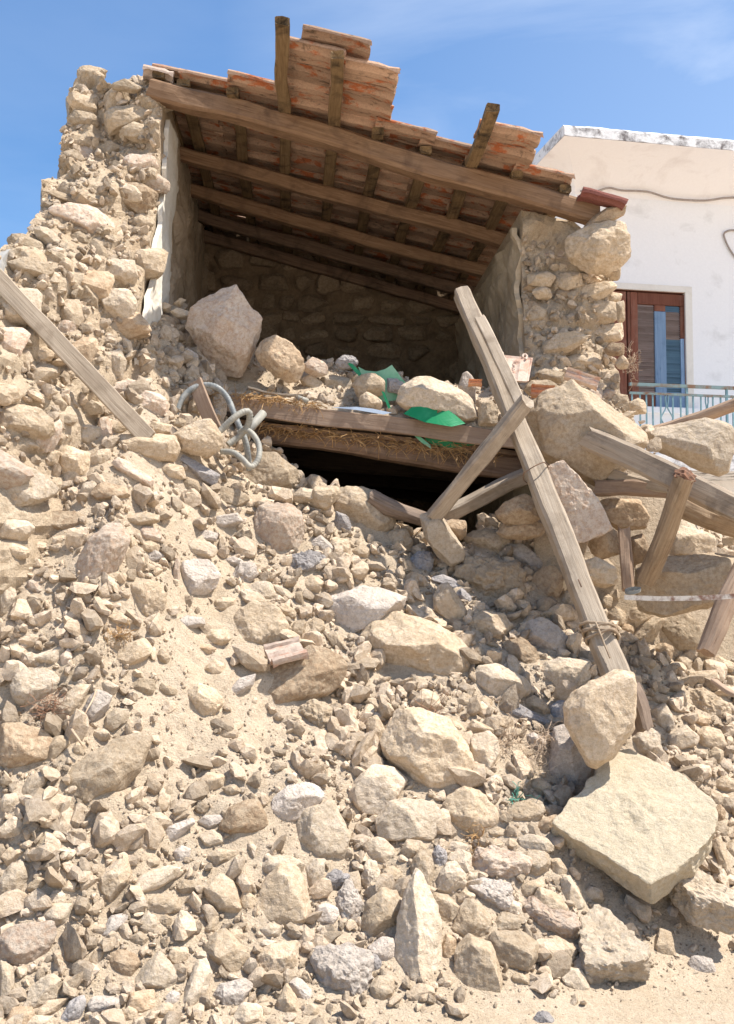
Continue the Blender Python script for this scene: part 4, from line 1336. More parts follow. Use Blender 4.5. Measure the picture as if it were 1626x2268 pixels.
K(5, [(1445,545),(1490,530),(1535,590),(1530,630),(1470,600)], 't', 'b')
K(5, [(1365,130),(1420,100),(1475,150),(1460,200),(1400,190)], 'g', 'a')
K(5, [(1490,0),(1540,20),(1555,60),(1545,105),(1490,100),(1480,60)], 'd', 'a', 'small dark grey upright chip beside the boulder under the bark log')
K(5, [(1445,150),(1480,110),(1540,120),(1560,180),(1520,215),(1455,200)], 't', 'a')
K(5, [(1555,170),(1600,140),(1640,170),(1630,215),(1570,210)], 't', 'a')
K(5, [(565,140),(590,105),(612,150),(600,200),(570,190)], 't', 'a')
K(5, [(610,140),(660,125),(712,150),(690,190),(620,190)], 't', 'a')
K(5, [(630,200),(680,165),(732,190),(700,225),(640,220)], 'g', 'a')
K(5, [(605,90),(650,60),(720,90),(715,130),(640,130)], 'k', 'a')
K(5, [(870,110),(900,75),(965,90),(955,130),(890,135)], 'g', 'a')
K(5, [(1270,540),(1310,485),(1355,480),(1345,550),(1300,585)], 't', 'a')
K(5, [(1350,500),(1400,470),(1445,490),(1430,540),(1360,540)], 't', 'a')
K(5, [(1335,330),(1380,280),(1435,310),(1420,360),(1350,370)], 't', 'a')
K(5, [(0,320),(50,310),(80,360),(50,460),(0,510)], 'p', 'a', 'pale smooth boulder cut by the left edge above the sandy patch', 'the cut pale boulder')
K(5, [(480,460),(530,445),(585,480),(570,500),(500,490)], 't', 'f')
K(5, [(990,215),(1030,195),(1080,215),(1050,240),(1000,238)], 'g', 'a')
K(5, [(1010,300),(1060,230),(1130,225),(1140,280),(1080,335),(1030,330)], 'g', 'o')
K(5, [(120,310),(150,300),(195,350),(170,375),(130,350)], 'k', 'a')
K(5, [(130,720),(160,690),(190,700),(180,740)], 't', 'a')
K(5, [(830,800),(880,760),(960,790),(990,840),(950,900),(900,930),(860,880)], 't', 'a', 'dusty low stone in the middle of the bare sandy chute', 'the low chute stone')
K(5, [(900,690),(950,650),(1000,680),(990,730),(930,730)], 't', 'a')
K(5, [(10,160),(60,140),(120,160),(130,200),(60,210)], 't', 'a')

# middle of the heap, right
K(0, [(735,1090),(790,1075),(835,1090),(875,1130),(870,1170),(840,1205),(790,1190),(755,1165),(725,1130)], 't', 'r', 'big golden boulder propping the end of the bark log below the dark gap', 'the bark-log boulder')
K(6, [(70,140),(110,85),(165,75),(205,130),(195,170),(130,195),(85,180)], 't', 'a')
K(6, [(240,20),(290,0),(330,20),(380,110),(425,165),(420,215),(370,235),(310,190),(260,110)], 'p', 'b', 'long angular pale stone slanting under the lower end of the brace', 'the slanting pale stone', 6.30)
K(6, [(335,45),(380,30),(445,45),(440,100),(415,125),(370,95)], 'b', 'a', None, None, 6.40)
K(6, [(420,120),(460,85),(545,80),(620,110),(635,190),(580,215),(500,170)], 't', 'a', 'blocky tan stone just below the dark gap between the two props', 'the blocky gap stone')
K(6, [(630,145),(690,145),(740,185),(790,245),(760,275),(700,250),(640,220)], 'g', 'a')
K(6, [(395,260),(440,200),(520,195),(600,220),(665,245),(695,310),(690,390),(640,440),(580,400),(470,330),(400,290)], 't', 'o', 'large earthy crumbling boulder below the blocky gap stone', 'the earthy boulder')
K(6, [(180,220),(215,180),(290,185),(290,240),(265,315),(210,280),(175,250)], 'd', 'o', 'dark grey jagged chunk of concrete above the thin grey mortar stick', 'the jagged concrete chunk')
K(6, [(275,290),(330,275),(400,310),(470,335),(470,360),(400,350),(300,310)], 'd', 'f', 'thin grey stick of mortar below the jagged concrete chunk')
K(6, [(395,360),(420,335),(470,385),(450,415),(410,390)], 'd', 'a')
K(6, [(300,380),(320,330),(360,320),(410,390),(440,440),(450,540),(430,565),(380,500),(300,430)], 't', 'b', 'long pale golden stone lying against the largest boulder', 'the long golden stone')
K(6, [(455,470),(520,440),(610,455),(640,500),(630,560),(570,580),(500,560),(450,540)], 't', 'a')
K(6, [(-25,560),(0,500),(60,460),(130,445),(230,470),(330,500),(410,560),(440,640),(500,690),(480,760),(380,780),(250,765),(130,730),(30,680),(-10,630)], 't', 'a', 'largest rough golden boulder in the centre of the heap with a dark hollow under it', 'the largest boulder')
K(6, [(685,550),(720,490),(770,475),(850,510),(890,560),(905,620),(840,660),(760,620),(690,570)], 'g', 'a', 'flat-faced grey brown stone beside the long timber above the rope', 'the grey brown stone')
K(6, [(600,580),(690,560),(750,610),(775,670),(740,710),(650,670)], 'b', 'a')
K(6, [(720,320),(760,260),(830,240),(865,290),(850,360),(800,420),(740,410),(715,370)], 'b', 'r', 'round brown pitted stone hanging against the long timber', 'the pitted brown stone')
K(6, [(970,210),(1030,185),(1085,230),(1108,280),(1090,340),(1030,330),(980,280)], 't', 'a')
K(6, [(840,400),(880,340),(920,370),(915,440),(870,460)], 't', 'a')
K(6, [(465,740),(500,690),(580,680),(700,740),(725,790),(690,820),(610,867),(560,840),(530,790)], 'p', 'b', 'pale level-topped block between the largest boulder and the concrete strip', 'the pale level block')
K(6, [(755,720),(800,670),(870,645),(975,650),(990,700),(980,780),(900,820),(850,800),(780,760)], 'p', 'a', 'pale stone with a grey broken face below the rope on the timber', 'the pale broken stone')
K(0, [(1258,1560),(1275,1540),(1330,1505),(1358,1487),(1400,1500),(1405,1550),(1396,1610),(1355,1670),(1320,1690),(1303,1684),(1258,1605)], 't', 'b', 'big thick tan slab standing on edge against the foot of the long timber', 'the standing thick slab', 5.08)
K(0, [(1230,1620),(1260,1610),(1300,1615),(1305,1680),(1300,1740),(1275,1768),(1225,1760),(1215,1720),(1230,1660)], 'g', 'b', 'upright grey brown block beside the net tangle', 'the upright net block')
K(6, [(620,880),(660,845),(740,890),(815,930),(810,958),(700,930),(630,905)], 'd', 'f', 'flat grey concrete strip above the net tangle', 'the concrete strip')
K(6, [(815,860),(850,833),(875,840),(880,950),(820,945)], 'd', 'a', 'small grey upright stone between the concrete strip and the standing slab')
K(6, [(680,850),(740,815),(800,850),(810,900),(770,900),(710,880)], 't', 'a')
K(0, [(850,1645),(880,1580),(930,1578),(990,1600),(1020,1640),(1040,1680),(1035,1730),(975,1760),(920,1730),(870,1690)], 't', 'a', 'large craggy tan boulder below the largest boulder of the heap', 'the craggy boulder')
K(0, [(1043,1635),(1085,1622),(1100,1640),(1105,1665),(1095,1690),(1080,1723),(1045,1710)], 'p', 'b', 'white-topped block standing beside the craggy boulder', 'the white-topped block')
K(6, [(315,920),(360,900),(410,930),(433,965),(420,990),(350,955)], 't', 'f')
K(6, [(390,840),(430,800),(475,825),(470,865),(410,862)], 't', 'r')
K(6, [(480,850),(520,810),(560,840),(550,885),(490,882)], 't', 'a')
K(6, [(185,860),(250,785),(310,800),(360,880),(290,895)], 't', 'a')
K(6, [(445,960),(470,920),(510,950),(575,970),(560,1000),(460,990)], 't', 'a')
K(6, [(530,940),(590,900),(650,920),(640,960),(560,965)], 't', 'a')
K(6, [(700,1000),(740,975),(790,1000),(800,1050),(760,1062)], 'g', 'a')
K(6, [(1210,235),(1260,215),(1400,205),(1520,195),(1640,215),(1640,370),(1560,380),(1450,430),(1330,450),(1230,425),(1215,370)], 't', 'b', 'big tool-marked building block behind the thin metal strip', 'the tool-marked block', 6.0)
K(6, [(1345,180),(1360,110),(1400,65),(1530,105),(1535,195),(1450,210),(1340,205)], 'p', 'b', 'pale hewn block resting on top of the tool-marked block', 'the pale hewn block', 6.1)
K(6, [(1290,490),(1320,445),(1420,450),(1460,490),(1480,550),(1445,605),(1370,610),(1300,560)], 't', 'r', 'rounded tan boulder below the thin metal strip beside the thick log', 'the strip boulder')
K(6, [(1145,560),(1200,510),(1260,470),(1310,445),(1330,470),(1280,550),(1200,620),(1150,610)], 't', 'a', 'elongated tan stone slanting up to the strip boulder', 'the slanting tan stone')
K(6, [(1145,480),(1180,430),(1250,420),(1255,470),(1200,510)], 't', 'a')
K(6, [(1065,460),(1100,420),(1145,440),(1140,500),(1090,510)], 't', 'a')
K(6, [(1110,530),(1140,495),(1190,510),(1180,560),(1125,565)], 'b', 'a')
K(6, [(1440,640),(1485,540),(1525,590),(1530,640),(1480,660)], 't', 'a')
K(6, [(1355,680),(1390,630),(1435,660),(1430,715),(1375,710)], 't', 'a')
K(6, [(1435,690),(1465,640),(1490,670),(1480,720),(1440,720)], 't', 'a')
K(6, [(1505,670),(1550,640),(1626,670),(1620,710),(1540,710)], 't', 'r')
K(6, [(1380,750),(1440,710),(1540,700),(1555,740),(1470,775)], 't', 'f')
K(6, [(1405,860),(1430,800),(1480,780),(1560,820),(1610,870),(1600,910),(1530,930),(1450,895)], 't', 'o', 'knobbly oval boulder beside the orange splinter at the right', 'the knobbly oval boulder')
K(6, [(1255,880),(1320,850),(1350,900),(1370,965),(1290,955),(1260,920)], 'p', 'b')
K(6, [(1155,985),(1250,950),(1290,990),(1305,1060),(1280,1090),(1210,1095),(1165,1040)], 'p', 'a', 'pale cracked stone just above the big tilted slab', 'the pale cracked stone')
K(6, [(1310,1020),(1410,945),(1470,1000),(1450,1030),(1370,1065),(1340,1050)], 'p', 'b')
K(6, [(1450,1010),(1490,950),(1560,970),(1590,1030),(1540,1070),(1470,1065)], 't', 'a')
K(6, [(1505,1090),(1540,1035),(1580,1060),(1575,1120),(1530,1130)], 't', 'a')
K(6, [(1405,925),(1450,895),(1520,910),(1510,950),(1430,952)], 'b', 'r')
K(6, [(1240,825),(1270,800),(1335,815),(1330,850),(1260,848)], 't', 'a')
K(6, [(1250,785),(1280,755),(1340,780),(1320,808)], 't', 'f')
K(6, [(1020,400),(1050,350),(1085,380),(1080,420),(1040,430)], 't', 'a')
K(6, [(1085,380),(1105,335),(1122,370),(1110,400)], 't', 'a')
K(6, [(1260,620),(1300,575),(1360,600),(1350,650),(1290,665)], 'b', 'a')
K(6, [(670,260),(700,240),(745,265),(730,300),(690,295)], 't', 'a')
K(6, [(475,610),(500,590),(530,640),(510,670),(480,650)], 't', 'a')
K(6, [(520,580),(540,560),(600,600),(570,610)], 't', 'a')
K(6, [(640,1080),(700,1050),(745,1060),(700,1100),(640,1110)], 't', 'a')
K(6, [(1570,760),(1600,720),(1640,730),(1640,780),(1590,785)], 't', 'a')
K(6, [(0,920),(50,905),(80,960),(75,1060),(30,1080),(0,1060)], 't', 'a')
K(6, [(80,960),(110,905),(130,960),(120,1010),(90,1010)], 't', 'a')
K(6, [(1180,660),(1210,640),(1280,660),(1260,700),(1190,690)], 't', 'a')

K(0, [(1325,1120),(1340,1105),(1415,1110),(1432,1145),(1425,1170),(1370,1172),(1335,1150)], 'b', 'b', 'brown block in the shade under the cracked beam stub', None, 6.2)
K(0, [(1205,1100),(1225,1075),(1262,1090),(1268,1140),(1230,1155)], 'b', 'a', None, None, 6.15)
K(0, [(1290,1180),(1330,1165),(1370,1180),(1372,1225),(1320,1240)], 'b', 'a', None, None, 6.1)
K(0, [(1245,1160),(1275,1150),(1300,1200),(1290,1240),(1250,1230)], 'b', 'a', None, None, 6.0)
K(0, [(1390,1190),(1425,1180),(1440,1230),(1410,1260),(1385,1240)], 'b', 'a', None, None, 6.2)
K(0, [(1285,1250),(1320,1235),(1360,1255),(1370,1290),(1340,1305),(1295,1290)], 't', 'a', None, None, 5.85)
K(0, [(1600,1190),(1626,1180),(1650,1190),(1650,1205),(1605,1208)], 'p', 'b', None, None, 5.9)

# lower heap, left
K(0, [(115,1735),(165,1700),(250,1640),(310,1630),(330,1650),(310,1700),(270,1750),(195,1790),(170,1770)], 't', 'a', 'large smooth dusty boulder lying slantwise low in the left part of the heap', 'the slantwise dusty boulder')
K(7, [(90,110),(130,40),(200,10),(210,60),(160,140),(110,150)], 't', 'b')
K(7, [(0,160),(20,120),(75,110),(85,160),(50,195),(10,195)], 'p', 'a')
K(7, [(0,265),(60,215),(120,250),(115,295),(70,312),(10,300)], 'p', 'a')
K(7, [(0,390),(40,350),(115,340),(110,400),(40,440)], 't', 'a')
K(7, [(0,500),(50,430),(125,430),(130,490),(90,570),(0,580)], 'p', 'a', 'pale lumpy stone at the left edge above the brown pinkish boulder', 'the pale lumpy stone')
K(7, [(435,490),(490,420),(560,410),(590,490),(545,510),(520,560),(500,590),(445,560)], 't', 'a', 'brownish notched stone above the flat curved stone', 'the notched stone')
K(7, [(580,525),(640,470),(740,440),(790,455),(770,490),(690,540),(620,558)], 'p', 'f', 'pale flat curved stone below the small blue grey stone', 'the flat curved stone')
K(7, [(740,260),(850,225),(860,250),(770,325),(745,310)], 'g', 'f', 'thin grey slab chip below the bare sandy chute', 'the thin slab chip')
K(7, [(875,240),(910,210),(1020,210),(1010,240),(930,270)], 'g', 'f')
K(7, [(975,260),(1020,180),(1090,150),(1140,150),(1185,240),(1140,280),(1030,300)], 'b', 'b', 'brown grey square-edged stone low on the sandy chute', 'the brown square stone')
K(7, [(885,300),(940,275),(990,310),(985,340),(920,360)], 'p', 'f')
K(7, [(770,370),(810,345),(845,360),(835,410),(790,435)], 'g', 'a', 'small pale blue grey stone on the gravel above the flat curved stone')
K(7, [(1190,200),(1215,130),(1280,90),(1370,70),(1440,120),(1370,200),(1270,245),(1200,250)], 'g', 'a', 'grey brown boulder behind the big pale wedge boulder', 'the grey brown boulder')
K(7, [(1265,300),(1300,210),(1430,125),(1510,180),(1545,290),(1500,420),(1470,437),(1400,400),(1330,390),(1260,340)], 'p', 'a', 'big pale wedge boulder in the lower middle of the heap', 'the pale wedge boulder')
K(7, [(890,520),(980,475),(1030,510),(1070,620),(1060,650),(960,630),(920,580)], 't', 'f', 'flat tan slab tilted beside the big tan cone-shaped stone', 'the flat tan slab')
K(7, [(1110,620),(1150,560),(1190,490),(1240,440),(1310,450),(1350,520),(1370,630),(1330,700),(1290,720),(1130,670)], 't', 'b', 'big tan cone-shaped block below the pale wedge boulder', 'the cone-shaped block')
K(7, [(1155,450),(1190,395),(1280,395),(1350,430),(1340,470),(1220,450),(1170,485)], 'p', 'a')
K(7, [(1340,450),(1400,395),(1445,400),(1420,500),(1370,545),(1345,510)], 'p', 'a')
K(7, [(1380,545),(1430,480),(1490,450),(1545,480),(1530,520),(1450,560)], 'd', 'o', 'dark grey porous lump beside the cone-shaped block')
K(7, [(1395,620),(1450,600),(1495,620),(1500,650),(1470,700),(1400,690)], 'g', 'b')
K(7, [(1490,580),(1520,510),(1560,500),(1605,600),(1600,660),(1540,705),(1475,670)], 'g', 'o', 'light grey porous stone below the dark grey porous lump', 'the light porous stone')
K(7, [(635,620),(690,565),(770,560),(810,600),(780,640),(700,655)], 't', 'a')
K(7, [(440,745),(490,660),(565,650),(560,690),(480,765)], 'g', 'f')
K(7, [(615,690),(640,640),(690,660),(695,710),(640,740)], 'p', 'a')
K(7, [(700,680),(730,645),(765,670),(750,710)], 't', 'a')
K(7, [(0,740),(60,700),(220,690),(245,750),(200,830),(140,885),(60,885),(0,830)], 'k', 'r', 'big pinkish brown smooth boulder at the lower left edge', 'the pinkish brown boulder')
K(7, [(905,800),(950,740),(1000,722),(1050,770),(1100,830),(1090,870),(1040,930),(960,870)], 't', 'f', 'flat tan slab with a chipped edge below the flat tilted slab', 'the chipped slab')
K(7, [(485,830),(540,805),(600,830),(625,870),(590,920),(545,945),(495,890)], 'b', 'r', 'round brown stone beside the white triangular stone near the bottom', 'the round brown stone')
K(7, [(590,950),(640,880),(710,815),(740,880),(790,920),(775,980),(650,978)], 'p', 'f', 'pale triangular stone with a broad flat face near the bottom', 'the pale triangular stone')
K(7, [(790,1060),(830,980),(870,870),(915,862),(935,930),(900,1020),(850,1100)], 'p', 'f', 'long narrow pale slab standing on end near the bottom', 'the long narrow slab')
K(7, [(740,840),(770,790),(835,800),(830,850),(780,875)], 't', 'a')
K(7, [(865,835),(895,808),(935,830),(920,860)], 'p', 'a')
K(7, [(1145,800),(1230,790),(1330,770),(1325,850),(1260,930),(1180,930),(1140,880)], 't', 'a')
K(7, [(1385,820),(1440,795),(1560,790),(1640,840),(1640,960),(1590,1060),(1520,1030),(1440,990),(1410,920)], 'g', 'o', 'big rough grey white chunk near the bottom beside the tall pointed stone', 'the grey white chunk')
K(7, [(110,1030),(150,960),(230,915),(270,950),(250,1030),(190,1075),(120,1070)], 'p', 'a')
K(7, [(0,850),(50,880),(60,960),(30,1080),(0,1090)], 'p', 'a', 'pale stone cut off by the left edge at the bottom')
K(7, [(150,1080),(210,1035),(300,1030),(250,1080),(170,1105)], 't', 'f')
K(7, [(265,1110),(310,1040),(370,1012),(375,1060),(340,1140),(270,1140)], 'd', 'a', 'blue grey speckled stone at the bottom edge')
K(7, [(375,1060),(420,1010),(510,1020),(545,1050),(470,1090),(400,1105)], 'g', 'a')
K(7, [(560,1080),(570,1000),(680,990),(685,1060),(640,1090)], 'b', 'b')
K(7, [(540,1090),(570,1055),(610,1080),(600,1125),(550,1125)], 't', 'a')
K(7, [(685,1080),(730,1040),(775,1060),(770,1110),(700,1125)], 't', 'a')
K(7, [(950,1000),(980,955),(1080,945),(1120,965),(1080,1020),(1060,1060),(980,1085)], 'g', 'a')
K(7, [(1020,1100),(1070,1045),(1160,1060),(1170,1120),(1100,1150),(1030,1145)], 'p', 'a')
K(7, [(1215,1060),(1270,960),(1310,1020),(1330,1100),(1240,1115)], 't', 'a')
K(7, [(1275,950),(1320,925),(1390,1000),(1390,1030),(1340,1050),(1300,1000)], 'g', 'a')
K(7, [(1140,785),(1170,760),(1230,770),(1200,800)], 'p', 'f')
K(7, [(1155,710),(1200,683),(1250,705),(1240,740),(1180,752)], 'p', 'a')
K(7, [(190,640),(240,600),(325,610),(300,690),(220,700)], 'p', 'a')
K(7, [(210,580),(240,540),(285,560),(280,605),(220,608)], 'p', 'a')
K(7, [(900,720),(930,655),(970,660),(960,730),(920,752)], 't', 'a')
K(7, [(920,390),(960,360),(1050,370),(1040,400),(940,445)], 't', 'a')
K(7, [(575,750),(620,725),(665,760),(650,785),(590,780)], 't', 'a')
K(7, [(780,530),(810,490),(890,510),(880,555),(810,560)], 't', 'a')
K(7, [(1060,580),(1090,530),(1130,570),(1120,625),(1075,630)], 't', 'a')
K(7, [(720,1030),(760,985),(800,1000),(790,1040),(740,1050)], 'g', 'a')
K(7, [(1340,1080),(1370,1045),(1410,1060),(1410,1110),(1350,1110)], 't', 'r')
K(7, [(100,1134),(160,1100),(230,1110),(230,1160),(100,1160)], 'p', 'a')
K(7, [(20,1134),(60,1060),(140,1070),(150,1140),(60,1160)], 'b', 'a')
K(7, [(690,150),(720,110),(760,130),(740,190),(690,200)], 't', 'f')
K(7, [(870,60),(920,20),(1000,30),(990,80),(900,120)], 't', 'a')
K(7, [(980,90),(1040,70),(1070,110),(1020,135)], 't', 'a')
K(7, [(120,520),(160,480),(200,500),(190,540),(130,545)], 't', 'a')
K(7, [(640,420),(660,390),(710,400),(700,440),(650,445)], 't', 'a')
K(7, [(270,540),(300,500),(340,510),(330,550)], 't', 'f')
K(7, [(385,870),(420,800),(460,820),(440,870),(400,880)], 't', 'a')
K(7, [(735,830),(800,790)], 't', 'a') if False else None

# lower heap, right
K(0, [(768,1765),(800,1720),(830,1697),(870,1705),(903,1735),(885,1765),(848,1815),(800,1800)], 'p', 'b', 'pale cube-like block below the craggy boulder', 'the pale cube block')
K(8, [(45,230),(110,155),(170,145),(240,170),(290,160),(322,200),(310,320),(230,330),(60,310)], 'p', 'b', 'oblong pale block with a hollow top below the pale cube block', 'the oblong block')
K(8, [(335,200),(360,130),(420,85),(500,100),(560,160),(595,220),(560,290),(500,328),(420,290),(350,260)], 't', 'r', 'big round rough boulder beside the green string', 'the round rough boulder')
K(8, [(590,205),(640,165),(720,137),(775,155),(790,195),(740,245),(660,265),(600,245)], 't', 'r', 'smooth oval stone just below the green string', 'the smooth oval stone')
K(8, [(720,60),(770,45),(815,80),(810,125),(760,140),(715,110)], 't', 'r')
K(8, [(675,315),(720,295),(790,310),(835,355),(790,375),(680,360)], 'p', 'b')
K(8, [(305,500),(340,430),(390,415),(430,470),(435,530),(370,565),(310,540)], 'p', 'a')
K(8, [(215,467),(250,500),(270,600),(320,680),(325,850),(335,1000),(320,1057),(250,1030),(190,1000),(115,900),(130,760),(165,600)], 'p', 's', 'tall pointed pale stone standing upright like a tooth at the foot of the heap', 'the tall pointed stone', 4.42)
K(8, [(0,600),(70,540),(140,550),(165,600),(130,700),(60,765),(0,760),(-30,700)], 't', 'a', 'tan boulder just behind the tall pointed stone', 'the tan boulder behind the point')
K(8, [(195,450),(220,375),(280,370),(295,440),(290,520),(250,540)], 't', 'a')
K(8, [(285,400),(310,345),(350,370),(355,430),(300,455)], 'd', 'o')
K(8, [(455,440),(480,365),(560,352),(680,380),(735,410),(700,460),(600,498),(500,480)], 'k', 'o', 'pinkish pitted spongy stone in the lower right of the heap', 'the spongy pinkish stone')
K(8, [(660,400),(720,370),(805,375),(805,450),(760,490),(690,470)], 't', 'a')
K(8, [(812,410),(850,397),(885,450),(870,485),(820,485)], 't', 'b')
K(8, [(440,520),(520,500),(640,510),(645,580),(610,640),(550,600),(480,560)], 'g', 'o', 'light grey spongy stone just below the pinkish pitted one', 'the grey spongy stone')
K(8, [(660,560),(700,510),(770,490),(790,520),(730,575)], 't', 'a')
K(8, [(725,600),(770,535),(850,560),(900,620),(890,655),(800,650)], 't', 'a')
K(8, [(690,640),(720,575),(770,600),(800,650),(900,640),(930,680),(920,735),(820,745),(740,690)], 'k', 'o', 'curved pitted brown stone above the big wedge block at the foot', 'the curved pitted stone')
K(8, [(860,500),(900,483),(940,550),(960,600),(930,633),(870,580)], 'p', 'b')
K(8, [(945,560),(980,525),(1040,540),(1045,590),(970,600)], 't', 'a')
K(8, [(290,560),(360,570),(415,620),(405,690),(370,705),(310,650)], 't', 'b')
K(8, [(370,740),(400,650),(430,590),(490,600),(540,660),(560,710),(530,765),(420,780)], 't', 'a', 'tan pyramid-like stone between the tall pointed stone and the square block', 'the pyramid stone')
K(8, [(385,1000),(400,800),(450,755),(550,785),(560,870),(595,930),(590,985),(470,990)], 't', 'b', 'square tan block standing beside the tall pointed stone at the foot', 'the square foot block')
K(8, [(530,770),(580,735),(690,735),(750,765),(750,830),(710,910),(570,890)], 't', 'b', 'tan block with a flat lit top behind the square foot block', 'the flat-topped block')
K(8, [(790,760),(850,755),(930,800),(920,870),(850,880)], 't', 'a')
K(8, [(840,915),(880,880),(950,895),(980,960),(960,993),(880,990)], 'p', 'f', 'small flat pale stone on the road edge beside the big wedge block')
K(8, [(1420,870),(1445,838),(1530,845),(1545,890),(1520,925),(1450,930)], 'g', 'r', 'single white grey stone lying alone on the sand at the lower right', 'the lone white stone')
K(8, [(735,1120),(760,1085),(800,1078),(830,1110),(820,1150),(740,1150)], 'd', 'a', 'grey stone half out of view at the bottom edge of the road')
K(8, [(0,340),(30,305),(100,330),(135,400),(100,455),(40,420),(-20,380)], 'p', 'a')
K(8, [(-25,480),(0,420),(40,425),(60,500),(50,565),(-10,570)], 'p', 'o')
K(8, [(60,460),(110,430),(155,460),(140,515),(70,515)], 't', 'a')
K(8, [(145,370),(180,320),(250,330),(265,380),(220,410),(160,405)], 't', 'a')
K(8, [(340,355),(390,325),(460,340),(455,385),(370,390)], 'p', 'a')
K(8, [(350,400),(400,360),(460,380),(460,470),(430,490)], 'p', 'a')
K(8, [(0,800),(60,755),(130,760),(125,850),(60,870),(0,860)], 'g', 'a')
K(8, [(15,970),(50,930),(115,925),(125,1000),(60,1065),(20,1050)], 't', 'a')
K(8, [(0,860),(30,820),(65,850),(60,905),(10,915)], 'd', 'a')
K(8, [(325,800),(350,740),(395,760),(390,850),(340,860)], 'b', 'a')
K(8, [(550,690),(600,640),(680,660),(670,730),(570,735)], 't', 'a')
K(8, [(400,570),(430,540),(480,560),(470,600),(410,600)], 't', 'a')
K(8, [(600,630),(640,590),(690,600),(680,655),(620,655)], 'p', 'a')
K(8, [(1530,330),(1570,312),(1600,400),(1610,490),(1570,470)], 't', 'b')
K(8, [(1590,340),(1626,315),(1650,380),(1626,420),(1595,400)], 't', 'a')
K(8, [(1525,280),(1560,245),(1600,260),(1595,310),(1530,312)], 't', 'a')
K(8, [(1495,130),(1530,90),(1590,130),(1580,170),(1510,165)], 't', 'a')
K(8, [(1530,80),(1570,35),(1640,50),(1640,110),(1560,108)], 't', 'a')
K(8, [(1535,210),(1560,160),(1590,190),(1580,250),(1545,245)], 'b', 'a')
K(8, [(1320,640),(1345,608),(1380,630),(1370,660),(1335,662)], 'g', 'a')
K(8, [(1265,780),(1300,720),(1345,730),(1365,830),(1300,845)], 't', 'f')
K(8, [(535,285),(580,260),(625,280),(610,305),(550,305)], 't', 'r')
K(8, [(675,280),(700,255),(725,275),(710,300)], 'p', 'a')
K(8, [(730,280),(770,230),(840,200),(835,250),(790,295)], 'b', 'a')
K(8, [(530,345),(560,305),(600,330),(590,365),(545,365)], 't', 'a')
K(8, [(600,350),(630,310),(670,330),(660,365)], 't', 'a')
K(8, [(150,360),(200,345),(200,395),(150,400)], 't', 'a')
K(8, [(640,925),(680,910),(730,935),(720,965),(650,960)], 't', 'a')

